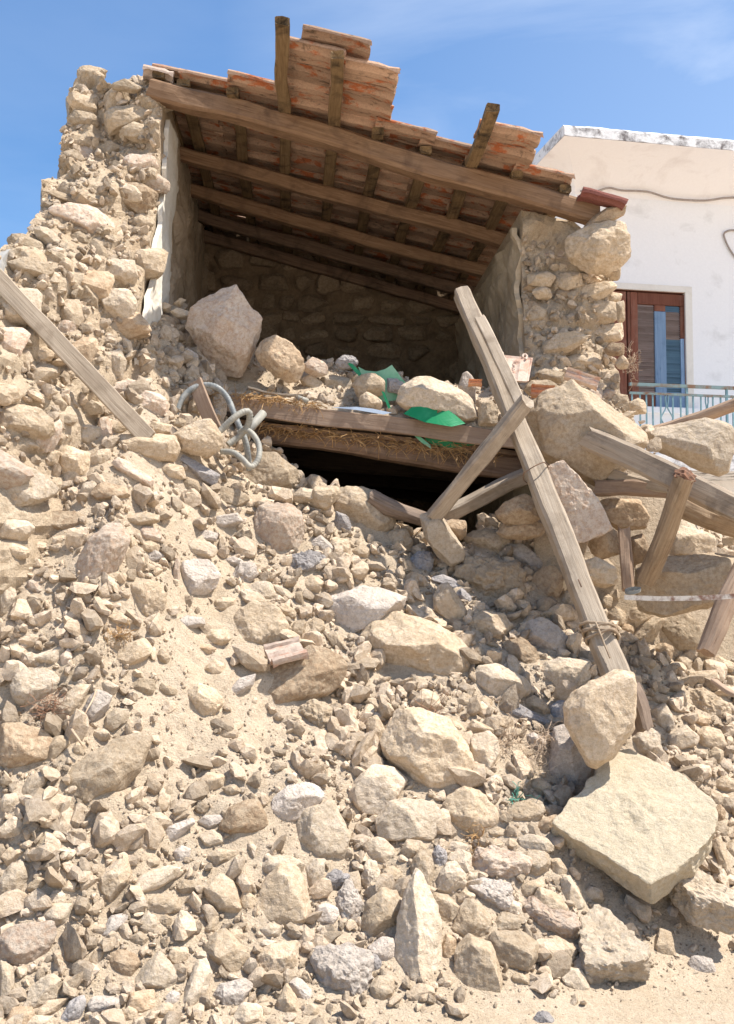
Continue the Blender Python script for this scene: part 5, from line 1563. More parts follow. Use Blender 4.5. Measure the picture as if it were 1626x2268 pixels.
# pieces of masonry that belong to the walls, outlined from the photograph
WALLROCKS = [
    ('R', 0, [(1257,545),(1262,520),(1300,505),(1350,497),(1382,505),(1388,540),(1390,575),(1340,605),(1300,597),(1265,575)], 't', 'r'),
    ('R', 0, [(1288,505),(1320,475),(1345,462),(1385,460),(1378,480),(1340,497)], 'b', 'b'),
    ('R', 4, [(905,180),(960,130),(1080,115),(1105,150),(1020,190),(950,235)], 't', 'r'),
    ('R', 4, [(1020,80),(1060,55),(1125,50),(1120,105),(1050,115)], 't', 'a'),
    ('R', 4, [(945,120),(980,85),(1030,95),(1025,125),(960,132)], 'b', 'a'),
    ('R', 4, [(1040,190),(1080,160),(1130,170),(1125,205),(1050,208)], 't', 'a'),
    ('R', 4, [(965,270),(970,220),(1030,200),(1110,210),(1115,280),(1040,305),(975,310)], 't', 'a'),
    ('R', 4, [(1105,210),(1140,200),(1142,290),(1112,300)], 't', 'a'),
    ('R', 4, [(990,345),(1030,310),(1130,300),(1140,370),(1060,385),(1000,380)], 't', 'a'),
    ('R', 4, [(945,345),(970,320),(1000,335),(990,360)], 't', 'a'),
    ('R', 4, [(770,400),(850,345),(940,335),(985,370),(880,430),(790,440)], 't', 'r'),
    ('R', 4, [(705,250),(750,220),(800,240),(790,285),(720,290)], 't', 'r'),
    ('R', 4, [(835,130),(870,75),(950,80),(955,130),(880,155)], 't', 'a'),
    ('R', 4, [(690,140),(720,100),(775,105),(780,150),(720,165)], 'b', 'a'),
    ('R', 4, [(1050,410),(1080,385),(1140,390),(1140,440),(1070,440)], 'b', 'a'),
    ('R', 4, [(1100,470),(1130,435),(1160,470),(1150,500),(1110,500)], 't', 'a'),
    ('R', 4, [(990,430),(1015,390),(1045,410),(1040,450),(1000,455)], 't', 'a'),
    ('L', 1, [(210,940),(310,905),(430,925),(500,980),(510,1040),(460,1085),(380,1060),(300,985)], 'k', 'r'),
    ('L', 1, [(445,860),(500,820),(620,815),(690,850),(680,930),(600,955),(520,910)], 'b', 'a'),
    ('L', 1, [(300,530),(340,490),(430,505),(440,560),(390,580),(320,560)], 't', 'r'),
    ('L', 1, [(450,540),(500,480),(600,470),(690,490),(680,540),(560,560),(490,600)], 't', 'a'),
    ('L', 1, [(525,590),(600,545),(700,575),(700,640),(600,630)], 't', 'a'),
    ('L', 1, [(540,720),(580,690),(680,685),(700,740),(650,765),(560,750)], 'k', 'a'),
    ('L', 1, [(180,850),(250,850),(400,890),(390,910),(280,890)], 't', 'f'),
    ('L', 1, [(290,450),(330,410),(430,440),(430,490),(340,495)], 't', 'a'),
    ('L', 1, [(495,380),(560,350),(635,375),(600,410),(510,405)], 't', 'a'),
    ('L', 1, [(30,1060),(90,1030),(200,1080),(180,1120),(60,1110)], 't', 'a'),
    ('L', 1, [(150,1010),(220,1010),(285,1080),(230,1110),(170,1060)], 'p', 'a'),
    ('L', 1, [(300,1060),(350,1020),(410,1060),(390,1090),(320,1090)], 't', 'a'),
    ('L', 1, [(570,980),(620,955),(680,970),(680,1000),(620,1030)], 't', 'a'),
    ('L', 1, [(285,680),(330,660),(380,700),(350,725),(290,710)], 't', 'a'),
    ('L', 1, [(435,660),(490,620),(540,650),(500,700),(440,690)], 't', 'a'),
    ('L', 3, [(40,40),(100,5),(200,20),(240,60),(200,95),(80,80)], 't', 'r'),
    ('L', 3, [(255,50),(290,0),(320,20),(320,80),(280,90)], 't', 'a'),
    ('L', 3, [(430,180),(480,150),(560,140),(600,200),(590,300),(520,290),(450,240)], 'p', 'a'),
    ('L', 3, [(450,60),(500,20),(590,20),(610,110),(560,130),(480,100)], 'p', 'a'),
    ('L', 3, [(500,280),(560,270),(605,330),(590,360),(530,330)], 'k', 'a'),
    ('L', 3, [(470,440),(530,410),(560,470),(540,560),(490,530)], 'p', 'a'),
    ('L', 3, [(540,360),(580,380),(590,440),(560,460)], 'p', 'a'),
    ('L', 3, [(180,100),(240,80),(265,115),(210,130)], 'p', 'f'),
    ('L', 3, [(360,600),(420,580),(440,650),(400,690),(365,660)], 't', 'a'),
]

def to_P(t, pts):
    ox, oy, s = OFF[t]
    return np.array([(ox + x * s, oy + y * s) for x, y in pts], dtype=float)

BLOCK = []
def rock_object(P, kind, seed, tone, Y=None, name='stone', sub=None, push=0.08, thick=None):
    cxy, _ = centroid(hull2d(P))
    hpt = hit(*cxy) if Y is None else None
    if Y is None and hpt is None:
        hpt = at(cxy[0], cxy[1], 5.5)
    d = ray(*cxy)
    dist = (hpt - EYE).length / d.length if hpt is not None else Y / d.y
    m_per = dist / FPX
    p2 = np.stack([(P[:, 0] - cxy[0]) * m_per, -(P[:, 1] - cxy[1]) * m_per], 1)
    size_px = math.sqrt(centroid(hull2d(P))[1])
    if sub is None:
        sub = 6 if size_px > 150 else 5 if size_px > 58 else 4
    p, f, S, ctr = rock_from_polygon(p2, seed, sub, kind, **({'thick': thick} if thick else {}))
    w = -d.normalized()
    r = Vector((0, 0, 1)).cross(w).normalized()
    u = w.cross(r)
    C = EYE + d * dist + w * (push * S)
    BLOCK.append((C.x, C.y, C.z, S))
    return mesh_from(name, p, f, STONE[tone]), frame_matrix(r, u, w, C), cxy, size_px, P

for k, (wl, t, pts, tone, kind) in enumerate(WALLROCKS):
    P = to_P(t, pts)
    cc_, _ = centroid(hull2d(P))
    h_ = hit(*cc_)
    Yw = None
    if wl == 'R' and (h_ is None or not 6.5 < h_.y < 7.3): Yw = 7.08
    if wl == 'L' and (h_ is None or h_.y > 7.4): Yw = 6.9
    me, M, *_ = rock_object(P, kind, 3000 + k, tone, Yw, push=0.06 if wl == 'L' else 0.10)
    part('stone', me, wall_l if wl == 'L' else wall_r, M)

# slabs whose flat upper face is outlined, with a thickness below it
def slab_object(name, P, C, n, thick, seed, mat, sub=5, slope=8, amp=0.012):
    n = Vector(n).normalized()
    pts = []
    for px, py in P:
        d = ray(px, py)
        pts.append(EYE + d * ((C - EYE).dot(n) / d.dot(n)))
    e1 = (pts[1] - pts[0]); e1 = (e1 - n * e1.dot(n)).normalized()
    e2 = n.cross(e1)
    q = hull2d([((p - C).dot(e1), (p - C).dot(e2)) for p in pts])
    c, A = centroid(q)
    q = q - c
    C2 = C + e1 * c[0] + e2 * c[1] - n * (thick / 2)
    N, D = [[0, 0, 1], [0, 0, -1]], [thick / 2, thick / 2]
    g = np.random.default_rng(seed)
    for i in range(len(q)):
        a, b = q[i], q[(i + 1) % len(q)]
        e = b - a; L = np.linalg.norm(e)
        if L < 1e-5: continue
        n2 = np.array([e[1], -e[0]]) / L
        ph = R(g.uniform(-slope, slope))
        nn = [n2[0] * math.cos(ph), n2[1] * math.cos(ph), math.sin(ph)]
        N.append(nn); D.append(nn[0] * a[0] + nn[1] * a[1] + nn[2] * thick / 2)
    ex_, V_ = main_axes(q)
    axes = np.zeros((3, 3)); axes[:2, :2] = V_.T; axes[2, 2] = 1
    p, f = solid(np.array(N), np.array(D), np.array([ex_[0], ex_[1], thick * 0.6]), axes, seed, sub, 60, amp / math.sqrt(A), math.sqrt(A))
    return link(name, mesh_from(name, p, f, mat), None, frame_matrix(e1, e2, n, C2))

STONE['s'] = stone_mat('smooth_pale_slab', (0.50, 0.42, 0.305), (0.55, 0.47, 0.35), (0.44, 0.36, 0.25), vary=0.05)
GRP = 'fallen stones of the rubble heap'
LANDMARKS = []          # (x, y, phrase)
used = set()

Pslab = [(1222,1822),(1248,1788),(1310,1722),(1372,1660),(1392,1655),(1440,1676),(1507,1710),(1560,1755),(1584,1788),(1578,1850),(1560,1876),(1492,1925),(1438,1958),(1420,1945),(1380,1905),(1320,1868)]
o = slab_object('stone_slab', Pslab, at(1410, 1800, 4.88), (-0.06, -0.60, 0.80), 0.15, 77, STONE['s'], 6, 9, 0.022)
tag(o, 'biggest pale flat slab, tilted towards the road below the standing thick slab', 'stone', GRP)
used.add(o['label']); LANDMARKS.append((1410, 1810, 'the big tilted slab'))
o = slab_object('stone_slab', [(1482,1908),(1510,1904),(1545,1925),(1640,1975),(1640,2010),(1590,1995),(1540,1985),(1500,1950)], at(1550, 1950, 4.75), (0.05, -0.45, 0.88), 0.13, 78, STONE['p'], 5, 10, 0.02)
tag(o, 'long pale slab cut off by the right edge just below the big tilted slab', 'stone', GRP)
used.add(o['label']); LANDMARKS.append((1560, 1965, 'the right edge slab'))
o = slab_object('stone_slab', [(1279,2028),(1323,2007),(1355,2016),(1413,2071),(1447,2106),(1420,2128),(1360,2136),(1295,2132)], at(1350, 2075, 4.50), (-0.03, -0.40, 0.91), 0.15, 79, STONE['p'], 5, 10, 0.02)
tag(o, 'big wedge-shaped block with a flat lit top lying at the foot of the heap', 'stone', GRP)
used.add(o['label']); LANDMARKS.append((1350, 2090, 'the big wedge block'))

o = slab_object('stone_slab', [(1206,1035),(1247,1016),(1300,1073),(1336,1122),(1358,1172),(1318,1192),(1274,1206),(1238,1160)], at(1280, 1110, 5.86), (-0.22, -0.97, 0.06), 0.13, 80, STONE['k'], 5, 8, 0.010)
tag(o, 'smooth dressed slab leaning behind the long timber under the golden block', 'stone', GRP)
used.add(o['label']); LANDMARKS.append((1285, 1115, 'the leaning dressed slab'))
pend = []
for k, (t, pts, tone, kind, label, ref, Y) in enumerate(ROCKS):
    P = to_P(t, pts)
    me, M, cxy, spx, _ = rock_object(P, kind, 100 + k, tone, Y)
    o = link('stone', me, None, M)
    o['category'] = 'stone'; o['group'] = GRP
    if label:
        assert label not in used, label
        o['label'] = label; used.add(label)
        LANDMARKS.append((cxy[0], cxy[1], ref)) if ref else None
    else:
        pend.append((o, cxy, spx, P, tone, kind))
LANDMARKS += [(500, 930, 'the grey hose'), (1340, 1400, 'the rope on the timber'), (1420, 1570, 'the rotten timber foot'), (960, 1040, 'the dark gap'),
              (630, 1450, 'the brown tile fragment'), (1205, 1670, 'the net tangle'), (1145, 1765, 'the green string'), (110, 1575, 'the red root tuft'),
              (930, 920, 'the green plastic'), (1140, 815, 'the pale roof tile'), (1520, 1322, 'the metal strip'), (1465, 1180, 'the standing log'), (180, 820, 'the slanting plank')]
TONEW = {'t': 'tan', 'p': 'pale cream', 'g': 'grey', 'd': 'dark grey', 'b': 'ochre', 'k': 'pinkish'}
KINDW = {'a': 'angular', 'r': 'rounded', 'b': 'blocky', 'f': 'flat', 'o': 'pitted'}
def rel(c, l):
    dx, dy = c[0] - l[0], c[1] - l[1]
    a = math.degrees(math.atan2(dy, dx))
    if 50 < a < 130: return 'below'
    if -130 < a < -50: return 'above'
    return 'beside'
for (o, c, spx, P, tone, kind) in pend:
    e, _v = main_axes(P)
    asp = max(e) / max(min(e), 1e-6)
    size = 'tiny' if spx < 22 else 'small' if spx < 34 else 'mid-sized' if spx < 52 else 'large'
    shape = ('long ' if asp > 2.2 else '') + KINDW[kind]
    near = sorted(LANDMARKS, key=lambda l: (l[0] - c[0]) ** 2 + (l[1] - c[1]) ** 2)[:7]
    best = None
    for i in range(6):
        for j in range(i + 1, 7):
            a, b = near[i], near[j]
            va = (a[0] - c[0], a[1] - c[1]); vb = (b[0] - c[0], b[1] - c[1])
            cosang = (va[0] * vb[0] + va[1] * vb[1]) / (math.hypot(*va) * math.hypot(*vb) + 1e-6)
            if cosang < -0.5:
                s = f"{size} {TONEW[tone]} {shape} stone between {a[2]} and {b[2]}"
            else:
                s = f"{size} {TONEW[tone]} {shape} stone {rel(c, a)} {a[2]}, near {b[2]}"
            if s not in used and len(s.replace(',', '').split()) <= 16:
                best = s; break
        if best: break
    assert best, c
    used.add(best); o['label'] = best
print('stones', len(ROCKS) + 4, 'auto labels', len(pend))

# ------------------------------------------------------------------ fallen timbers
def depth_at(px, py, dflt=6.0):
    h = hit(px, py)
    return h.y if h is not None else dflt

def timber(name, label, A, B, W, T, seed, mat, cat='beam', roll=0.0, group='timbers fallen across the rubble', **kw):
    kw.setdefault('rough', 0.008)
    kw['rough'] *= 1.35
    kw.setdefault('bow', 0.012 * (1 if seed % 2 else -1))
    me = beam_mesh((B - A).length, W, T, seed, mat, **kw)
    o = link(name, me, None, beam_matrix(A, B, roll))
    return tag(o, label, cat, group)

# slanting plank at the left
timber('wooden_plank', 'long brown plank lying slantwise over the broken end of the tall wall at the left',
       at(-40, 588, 5.55), at(325, 968, 5.78), 0.030, 0.098, 501, M_GREYWOOD, 'plank', seg=40, rough=0.004)
# long leaning timber with bolt wires
LA, LB = at(1027, 648, 6.42), at(1392, 1560, 5.27)
long_o = timber('wooden_beam', 'longest grey squared timber leaning from the upper floor down to the standing thick slab', LA, LB, 0.096, 0.084, 502, M_GREYWOOD, roll=R(28), seg=60, rough=0.006, taper=1.28, ragged=0.03)
LX = (LB - LA).normalized()
toward = (EYE - (LA + LB) / 2).normalized()
# batten lying along it and the brace across it
timber('wooden_batten', 'thin grey batten lying along the upper half of the long leaning timber',
       at(1062, 712, 6.18), at(1160, 905, 5.90), 0.062, 0.034, 503, M_GREYWOOD, 'batten', roll=R(40), seg=26, rough=0.004)
timber('wooden_brace', 'short weathered grey brace crossing in front of the long leaning timber',
       at(1166, 893, 5.80), at(962, 1140, 6.25), 0.078, 0.075, 504, M_GREYWOOD, 'brace', roll=R(35), seg=30, rough=0.006)
timber('wooden_prop', 'brown square prop in the dark gap passing behind the long leaning timber',
       at(985, 1145, 6.42), at(1262, 1018, 6.52), 0.085, 0.09, 505, M_GREYWOOD, 'prop', roll=R(20), seg=26)
timber('bark_log', 'cracked bark-covered log end lying at the lower lip of the dark gap',
       at(826, 1100, 6.46), at(975, 1172, 6.42), 0.105, 0.10, 506, M_ROT, 'log', rnd=True, seg=20, rough=0.012)
# heavy timber and logs at the right
timber('wooden_beam', 'heavy mould-stained squared beam sloping down to the right in front of the hewn balcony block',
       at(1312, 977, 5.95), at(1660, 1136, 5.55), 0.120, 0.13, 507, M_MOULD, seg=40, rough=0.007, ragged=0.05)
lg = timber('standing_log', 'round brown log standing aslant with a reddish rotten top behind the tool-marked block',
       at(1421, 1280, 5.85), at(1517, 1056, 5.50), 0.108, 0.108, 508, M_LOG, 'log', rnd=True, seg=30, rough=0.008)
crown = rng.standard_normal((160, 3)); crown /= np.linalg.norm(crown, axis=1)[:, None]
pc, fc = ico(3)
Lg = (at(1517, 1056, 5.50) - at(1421, 1280, 5.85)).length
pc2 = pc * np.array([0.035, 0.056, 0.056]) * (1 + 0.30 * fbm(pc * 5, 9, 3))[:, None] + np.array([Lg, 0, 0])
oc = link('rotten_top', mesh_from('rotten_top', pc2, fc, plain_mat('red_rot', (0.20, 0.10, 0.06), 0.95, c2=(0.10, 0.06, 0.04), scale=60)), lg)
timber('thick_log', 'thick brown log at the right edge standing in the stones below the metal strip',
       at(1560, 1440, 5.62), at(1648, 1262, 5.68), 0.105, 0.105, 509, M_BROWNWOOD, 'log', rnd=True, seg=24, rough=0.008)
timber('wooden_pole', 'thin brown pole slanting up in front of the balcony railing',
       at(1440, 957, 7.3), at(1665, 885, 7.0), 0.075, 0.075, 510, M_BROWNWOOD, 'pole', rnd=True, seg=24, rough=0.007, taper=1.25)
timber('wooden_post_stub', 'brown cracked beam stub lying level in the shade under the heavy mould-stained beam',
       at(1330, 1088, 6.12), at(1490, 1092, 5.95), 0.085, 0.085, 511, M_BROWNWOOD, 'beam', seg=20, rough=0.008, ragged=0.04)
timber('wooden_board_stub', 'yellowish squared offcut lying on top of the cracked beam stub',
       at(1345, 1054, 6.10), at(1480, 1080, 5.93), 0.06, 0.06, 512, M_GREYWOOD, 'offcut', seg=16)
timber('short_post', 'dark brown short post standing upright in the hollow beside the standing log',
       at(1384, 1305, 5.95), at(1384, 1176, 6.02), 0.062, 0.06, 513, M_BROWNWOOD, 'post', seg=16)
timber('bark_log', 'pale flaking log lying at the right edge under the heavy beam',
       at(1520, 1130, 5.95), at(1665, 1182, 5.75), 0.135, 0.13, 514, M_LOG, 'log', rnd=True, seg=24, rough=0.014)
timber('board_stub', 'short brown board standing aslant inside the grey hose loop',
       at(433, 850, 6.22), at(474, 950, 6.15), 0.085, 0.022, 515, M_BROWNWOOD, 'board', roll=R(80), seg=12, rough=0.003)
timber('wood_splinter', 'orange wood splinter on the stones at the right edge',
       at(1583, 1514, 5.15), at(1650, 1550, 5.05), 0.045, 0.02, 516, M_BROWNWOOD, 'splinter', seg=10)
timber('rotten_beam_foot', 'black rotten beam foot sticking out behind the standing thick slab',
       at(1398, 1520, 5.25), at(1428, 1612, 5.20), 0.095, 0.09, 517, M_ROT, 'beam', seg=16, rough=0.014, ragged=0.03)
timber('lath', 'thin lath lying on the earth along the top of the floor plank', at(555, 866, 6.60), at(668, 880, 6.62), 0.03, 0.012, 518, M_GREYWOOD, 'lath', seg=12)

# nail and wire on the long timber, rope knotted round it
def on_long(px, py, off=0.0):
    """Point on the long timber's axis under a picture point, pushed towards the viewer."""
    d = ray(px, py)
    w0 = EYE - LA
    b = d.dot(LX); a = d.dot(d); e = LX.dot(w0); dd = d.dot(w0)
    s = (a * e - b * dd) / (a - b * b) if abs(a - b * b) > 1e-6 else 0
    return LA + LX * s + toward * off
nail = [on_long(1282, 1280, 0.075), on_long(1282, 1282, 0.11), on_long(1276, 1300, 0.10)]
tag(link('bent_nail', tube_mesh('bent_nail', nail, 0.004, M_WIRE, 6, 4)), 'bent rusty nail sticking out of the long leaning timber', 'nail')
Cw = on_long(1185, 1048)
f_r = toward - LX * toward.dot(LX); f_r.normalize(); s_r = LX.cross(f_r)
def ring(C, ra, rb, tilt, n=26, jit=0.0, turns=1.0):
    q = []
    for i in range(n + 1):
        a = 6.283 * turns * i / n
        ca, sa = math.cos(a), math.sin(a)
        k = 1.0 / max(abs(ca), abs(sa)) ** 0.55
        q.append(C + (f_r * ca * ra + s_r * sa * rb) * k + LX * (tilt * sa + random.uniform(-jit, jit)))
    return q
tag(link('wire_loop', tube_mesh('wire_loop', ring(Cw, 0.072, 0.072, 0.012), 0.0035, M_WIRE, 5, 2)), 'rusty wire twisted round the middle of the long leaning timber', 'wire')
Cr = on_long(1338, 1398)
rope = empty('rope', tuple(Cr))
tag(rope, 'frayed brown rope knotted round the lower part of the long leaning timber', 'rope')
for k in range(4):
    part('coil', tube_mesh('coil', ring(Cr + LX * (0.018 * (k - 1.5)), 0.080, 0.078, 0.035 * (k % 2 * 2 - 1) * 0.5 - 0.02, jit=0.004), 0.0075, M_ROPE, 6, 3), rope)
for k, ((x1, y1), (x2, y2), (x3, y3)) in enumerate((((1322, 1388), (1310, 1420), (1306, 1452)), ((1322, 1390), (1303, 1425), (1318, 1462)), ((1330, 1384), (1322, 1372), (1328, 1376)))):
    part('loose_end', tube_mesh('loose_end', [on_long(x1, y1, 0.10), on_long(x2, y2, 0.10), on_long(x3, y3, 0.09)], 0.006, M_ROPE, 6, 8, taper=0.6), rope)

# metal strip and wire coil
q = [at(1383, 1323, 5.52), at(1460, 1326, 5.46), at(1540, 1325, 5.42), at(1600, 1322, 5.40), at(1660, 1317, 5.38)]
V, f = [], []
for i, p in enumerate(q):
    for dz in (-0.012, 0.012):
        for dy in (-0.004, 0.004):
            V.append((p.x, p.y + dy, p.z + dz))
for i in range(len(q) - 1):
    a, b = i * 4, i * 4 + 4
    f += [(a, b, b + 2, a + 2), (a + 1, a + 3, b + 3, b + 1), (a + 2, b + 2, b + 3, a + 3), (a, a + 1, b + 1, b)]
f += [(0, 2, 3, 1), (len(V) - 4, len(V) - 3, len(V) - 1, len(V) - 2)]
tag(link('metal_strip', mesh_from('metal_strip', V, f, M_STRIP)), 'flat metal strip with peeling white paint in front of the tool-marked block', 'strip')
q = []
Cc = at(1402, 1312, 5.55)
for i in range(60):
    a = i / 59 * 6.283 * 4
    q.append(Cc + Vector((0.038 * math.cos(a), 0.03 * math.sin(a), 0.012 * math.sin(a + 0.6) + 0.003 * i / 10)))
tag(link('wire_coil', tube_mesh('wire_coil', q, 0.003, M_HOSE, 5, 1)), 'small coil of grey wire at the end of the peeling metal strip', 'wire')

# grey hose
def curve_pts(L): return [at(x, y, Y) for x, y, Y in L]
tag(link('hose', tube_mesh('hose', curve_pts([(386,965,6.15),(388,930,6.16),(398,893,6.18),(420,865,6.2),(450,853,6.22),(480,858,6.22),(503,880,6.22),(517,912,6.2),(530,945,6.18),(543,975,6.18),(549,1005,6.2),(552,1040,6.25)]), 0.0175, M_HOSE_DARK, 12, 14, corr=0.07, pitch=0.016)),
    'dark grey hose arching over the floor plank in a large loop', 'hose')
tag(link('hose', tube_mesh('hose', curve_pts([(470,972,6.0),(492,950,6.02),(515,928,6.02),(538,913,6.04),(551,913,6.06),(553,928,6.08),(546,948,6.1),(528,968,6.12),(505,985,6.1)]), 0.0185, M_HOSE, 12, 14, corr=0.05, pitch=0.016)),
    'pale dusty hose folded in a narrow loop in front of the large hose loop', 'hose')
tag(link('hose', tube_mesh('hose', curve_pts([(490,1000,6.02),(515,1002,6.0),(535,1015,5.98),(553,1033,5.98),(565,1028,6.0),(574,1010,6.02),(573,985,6.06),(560,962,6.08),(543,952,6.1),(528,960,6.12)]), 0.0165, M_HOSE, 12, 14, corr=0.05, pitch=0.016)),
    'pale dusty hose curling down to the gap-end boulder', 'hose')
tag(link('pipe_piece', tube_mesh('pipe_piece', curve_pts([(540,965,6.3),(583,915,6.42)]), 0.026, M_HOSE, 10, 1)), 'straight grey pipe piece leaning from the hose to the floor beam', 'pipe')
tag(link('pipe_piece', tube_mesh('pipe_piece', curve_pts([(657,880,6.56),(682,889,6.55)]), 0.017, M_HOSE, 10, 1)), 'short grey pipe stub lying on the floor plank', 'pipe')

# green plastic and other sheets
def plate(name, P, Y, mat, label, cat, curve=0.0, thick=0.004, lean=0.0, n_in=5):
    """Curved thin sheet: the outline is rebuilt as a solid sheet on a leaning, bowed surface."""
    P = np.array(P, float)
    c = P.mean(0)
    def pt(px, py):
        e = (px - c[0]) / max(np.ptp(P[:, 0]) / 2, 1)
        yy = Y + lean * (py - c[1]) / 100.0 * -1 + curve * e * e
        return np.array(at(px, py, yy))
    rings = []
    m = len(P)
    Q = []
    for i in range(m):
        a, b = P[i], P[(i + 1) % m]
        for k in range(4):
            Q.append(a + (b - a) * k / 4)
    Q = np.array(Q); m = len(Q)
    V = []
    for r in range(n_in):
        s = 1 - r / n_in
        V += [pt(*(c + (p - c) * s)) for p in Q]
    V.append(pt(*c))
    f = []
    for r in range(n_in - 1):
        for i in range(m):
            j = (i + 1) % m
            f.append((r * m + i, r * m + j, (r + 1) * m + j, (r + 1) * m + i))
    for i in range(m):
        f.append(((n_in - 1) * m + i, (n_in - 1) * m + (i + 1) % m, n_in * m))
    V = np.array(V); k = len(V)
    V2 = V + np.array([0, thick, 0])
    g = [tuple(x + k for x in q[::-1]) for q in f]
    e = [(i, i + k, (i + 1) % m + k, (i + 1) % m) for i in range(m)]
    o = link(name, mesh_from(name, np.concatenate([V, V2]), f + g + e, mat))
    return tag(o, label, cat, 'broken green plastic pieces')
plate('plastic_sheet', [(793,812),(803,820),(834,823),(854,817),(868,808),(884,829),(904,855),(885,885),(850,890),(815,862)], 6.74, M_GREEN_DUSTY, 'dusty pale green plastic sheet standing with a notched edge behind the floor stones', 'plastic sheet', 0.05)
plate('plastic_sheet', [(767,802),(781,806),(792,817),(808,833),(800,838),(787,824)], 6.90, M_GREEN, 'small bright green plastic corner poking out beside the round dark grey stone', 'plastic sheet', 0.02)
plate('plastic_sheet', [(894,916),(912,902),(940,899),(964,896),(970,904),(967,919),(990,906),(1010,920),(1031,938),(1000,945),(940,935)], 6.50, M_GREEN, 'vivid green plastic sheet with a torn V notch standing on the floor plank', 'plastic sheet', 0.04, lean=0.10)
plate('plastic_sheet', [(930,950),(985,962),(1065,975),(1055,985),(1000,992),(962,987),(945,976)], 6.64, M_GREEN, 'dark green plastic sheet hanging under the floor plank', 'plastic sheet', 0.03, lean=-0.1)
plate('plastic_strip', [(910,958),(926,963),(953,985),(955,994),(934,980)], 6.60, M_GREEN_DUSTY, 'grey green plastic strip stuck in the straw under the floor plank', 'plastic strip')
plate('plastic_strip', [(845,866),(851,868),(866,903),(860,905)], 6.57, M_GREEN, 'narrow green plastic strip upright between the floor stones', 'plastic strip')
plate('plastic_film', [(735,902),(790,901),(825,905),(868,914),(850,918),(790,908)], 6.545, plain_mat('pale_blue_film', (0.55, 0.66, 0.80), 0.5), 'strip of pale blue film along the edge of the floor plank', 'film')

# pale interlocking roof tile stood on edge
def pale_tile():
    c00, c10, c01, c11 = [Vector(p) for p in (at(1088, 785, 6.70), at(1180, 794, 6.72), at(1080, 838, 6.58), at(1171, 845, 6.60))]
    n = ((c10 - c00).cross(c01 - c00)).normalized()
    if n.dot(EYE - c00) < 0: n = -n
    nx, ny = 41, 14
    V = []
    for side in (0, 1):
        for i in range(nx):
            s = i / (nx - 1)
            for j in range(ny):
                t = j / (ny - 1)
                p = (c00 * (1 - s) + c10 * s) * (1 - t) + (c01 * (1 - s) + c11 * s) * t
                inn = min(1, max(0, (t - 0.14) / 0.12)) * min(1, max(0, (0.99 - t) / 0.05))
                h = -0.012 * inn * max(0, math.sin((s - 0.10) * 6.283 * 2.4)) + (0.006 if s < 0.04 or s > 0.96 or t < 0.06 else 0)
                V.append(tuple(p + n * (h - 0.014 * side)))
    k = nx * ny
    f = grid_faces(nx, ny).tolist()
    f += [tuple(x + k for x in q[::-1]) for q in grid_faces(nx, ny).tolist()]
    for i in range(nx - 1):
        f += [(i * ny, i * ny + k, (i + 1) * ny + k, (i + 1) * ny), (i * ny + ny - 1, (i + 1) * ny + ny - 1, (i + 1) * ny + ny - 1 + k, i * ny + ny - 1 + k)]
    for j in range(ny - 1):
        e = (nx - 1) * ny
        f += [(j, j + 1, j + 1 + k, j + k), (e + j, e + j + k, e + j + 1 + k, e + j + 1)]
    t = empty('roof_tile', tuple(c01))
    tag(t, 'pale pink clay roof tile standing on edge with two lugs and stamped marks beside the long timber', 'roof tile')
    part('body', mesh_from('tile_body', V, f, M_TILE_PALE), t)
    X = (c10 - c00); Yv = (c01 - c00)
    def on(s, tt, h): return c00 + X * s + Yv * tt + n * h
    for s in (0.22, 0.80):
        q = [on(s - 0.05, 0.02, 0.004), on(s - 0.035, -0.09, 0.006), on(s + 0.035, -0.09, 0.006), on(s + 0.05, 0.02, 0.004), on(s + 0.02, 0.10, 0.008)]
        part('lug', tube_mesh('lug', q, 0.007, M_TILE_PALE, 7, 5), t)
    def stroke(pts, r=0.0018):
        part('stamp', tube_mesh('stamp', [on(s, tt, 0.0055) for s, tt in pts], r, M_MARK, 5, 1), t)
    for s, tt in ((0.24, 0.22), (0.58, 0.26), (0.55, 0.86)):                     # three leaf-like stamps
        stroke([(s - 0.02, tt - 0.03), (s - 0.02, tt + 0.05), (s + 0.03, tt + 0.05)], 0.0028)
        stroke([(s - 0.02, tt), (s + 0.02, tt - 0.01), (s + 0.025, tt + 0.03)], 0.0026)
    for s, ts in ((0.25, (0.40, 0.47, 0.54, 0.62)), (0.57, (0.38, 0.43, 0.48, 0.54, 0.62, 0.68))):     # worn relief letters, read sideways
        for m, tt in enumerate(ts):
            stroke([(s - 0.025, tt), (s + 0.025, tt)])
            if m % 2: stroke([(s + 0.025, tt), (s + 0.025, tt + 0.035)])
pale_tile()

# loose tile pieces
def loose_tile(name, label, px, py, Y, rot, scale, mat, cat='tile fragment', mesh=None):
    me = (mesh or TILES[0]).copy()
    me.materials.clear(); me.materials.append(mat)
    me.transform(Matrix.Translation((-0.2, -0.13, 0)))
    me.transform(Matrix.Diagonal((scale[0], scale[1], 1.1, 1)))
    o = link(name, me, None, Matrix.Translation(at(px, py, Y)) @ Matrix.Rotation(R(rot[2]), 4, 'Z') @ Matrix.Rotation(R(rot[1]), 4, 'Y') @ Matrix.Rotation(R(rot[0]), 4, 'X'))
    return tag(o, label, cat)
loose_tile('tile_fragment', 'brown curved roof tile fragment lying on the overhanging boulder', 634, 1452, depth_at(634, 1452) - 0.13, (35, -12, 20), (0.45, 0.55), M_TILE_PALE)
loose_tile('tile_fragment', 'reddish tile fragment sloping on the stones at the foot of the short wall', 1287, 843, 6.42, (70, 20, -4), (0.5, 0.30), M_TILE_PALE)
loose_tile('brick_fragment', 'orange brick piece wedged between stones beside the pale roof tile', 1201, 871, 6.45, (80, 4, 0), (0.34, 0.30), M_BRICK)
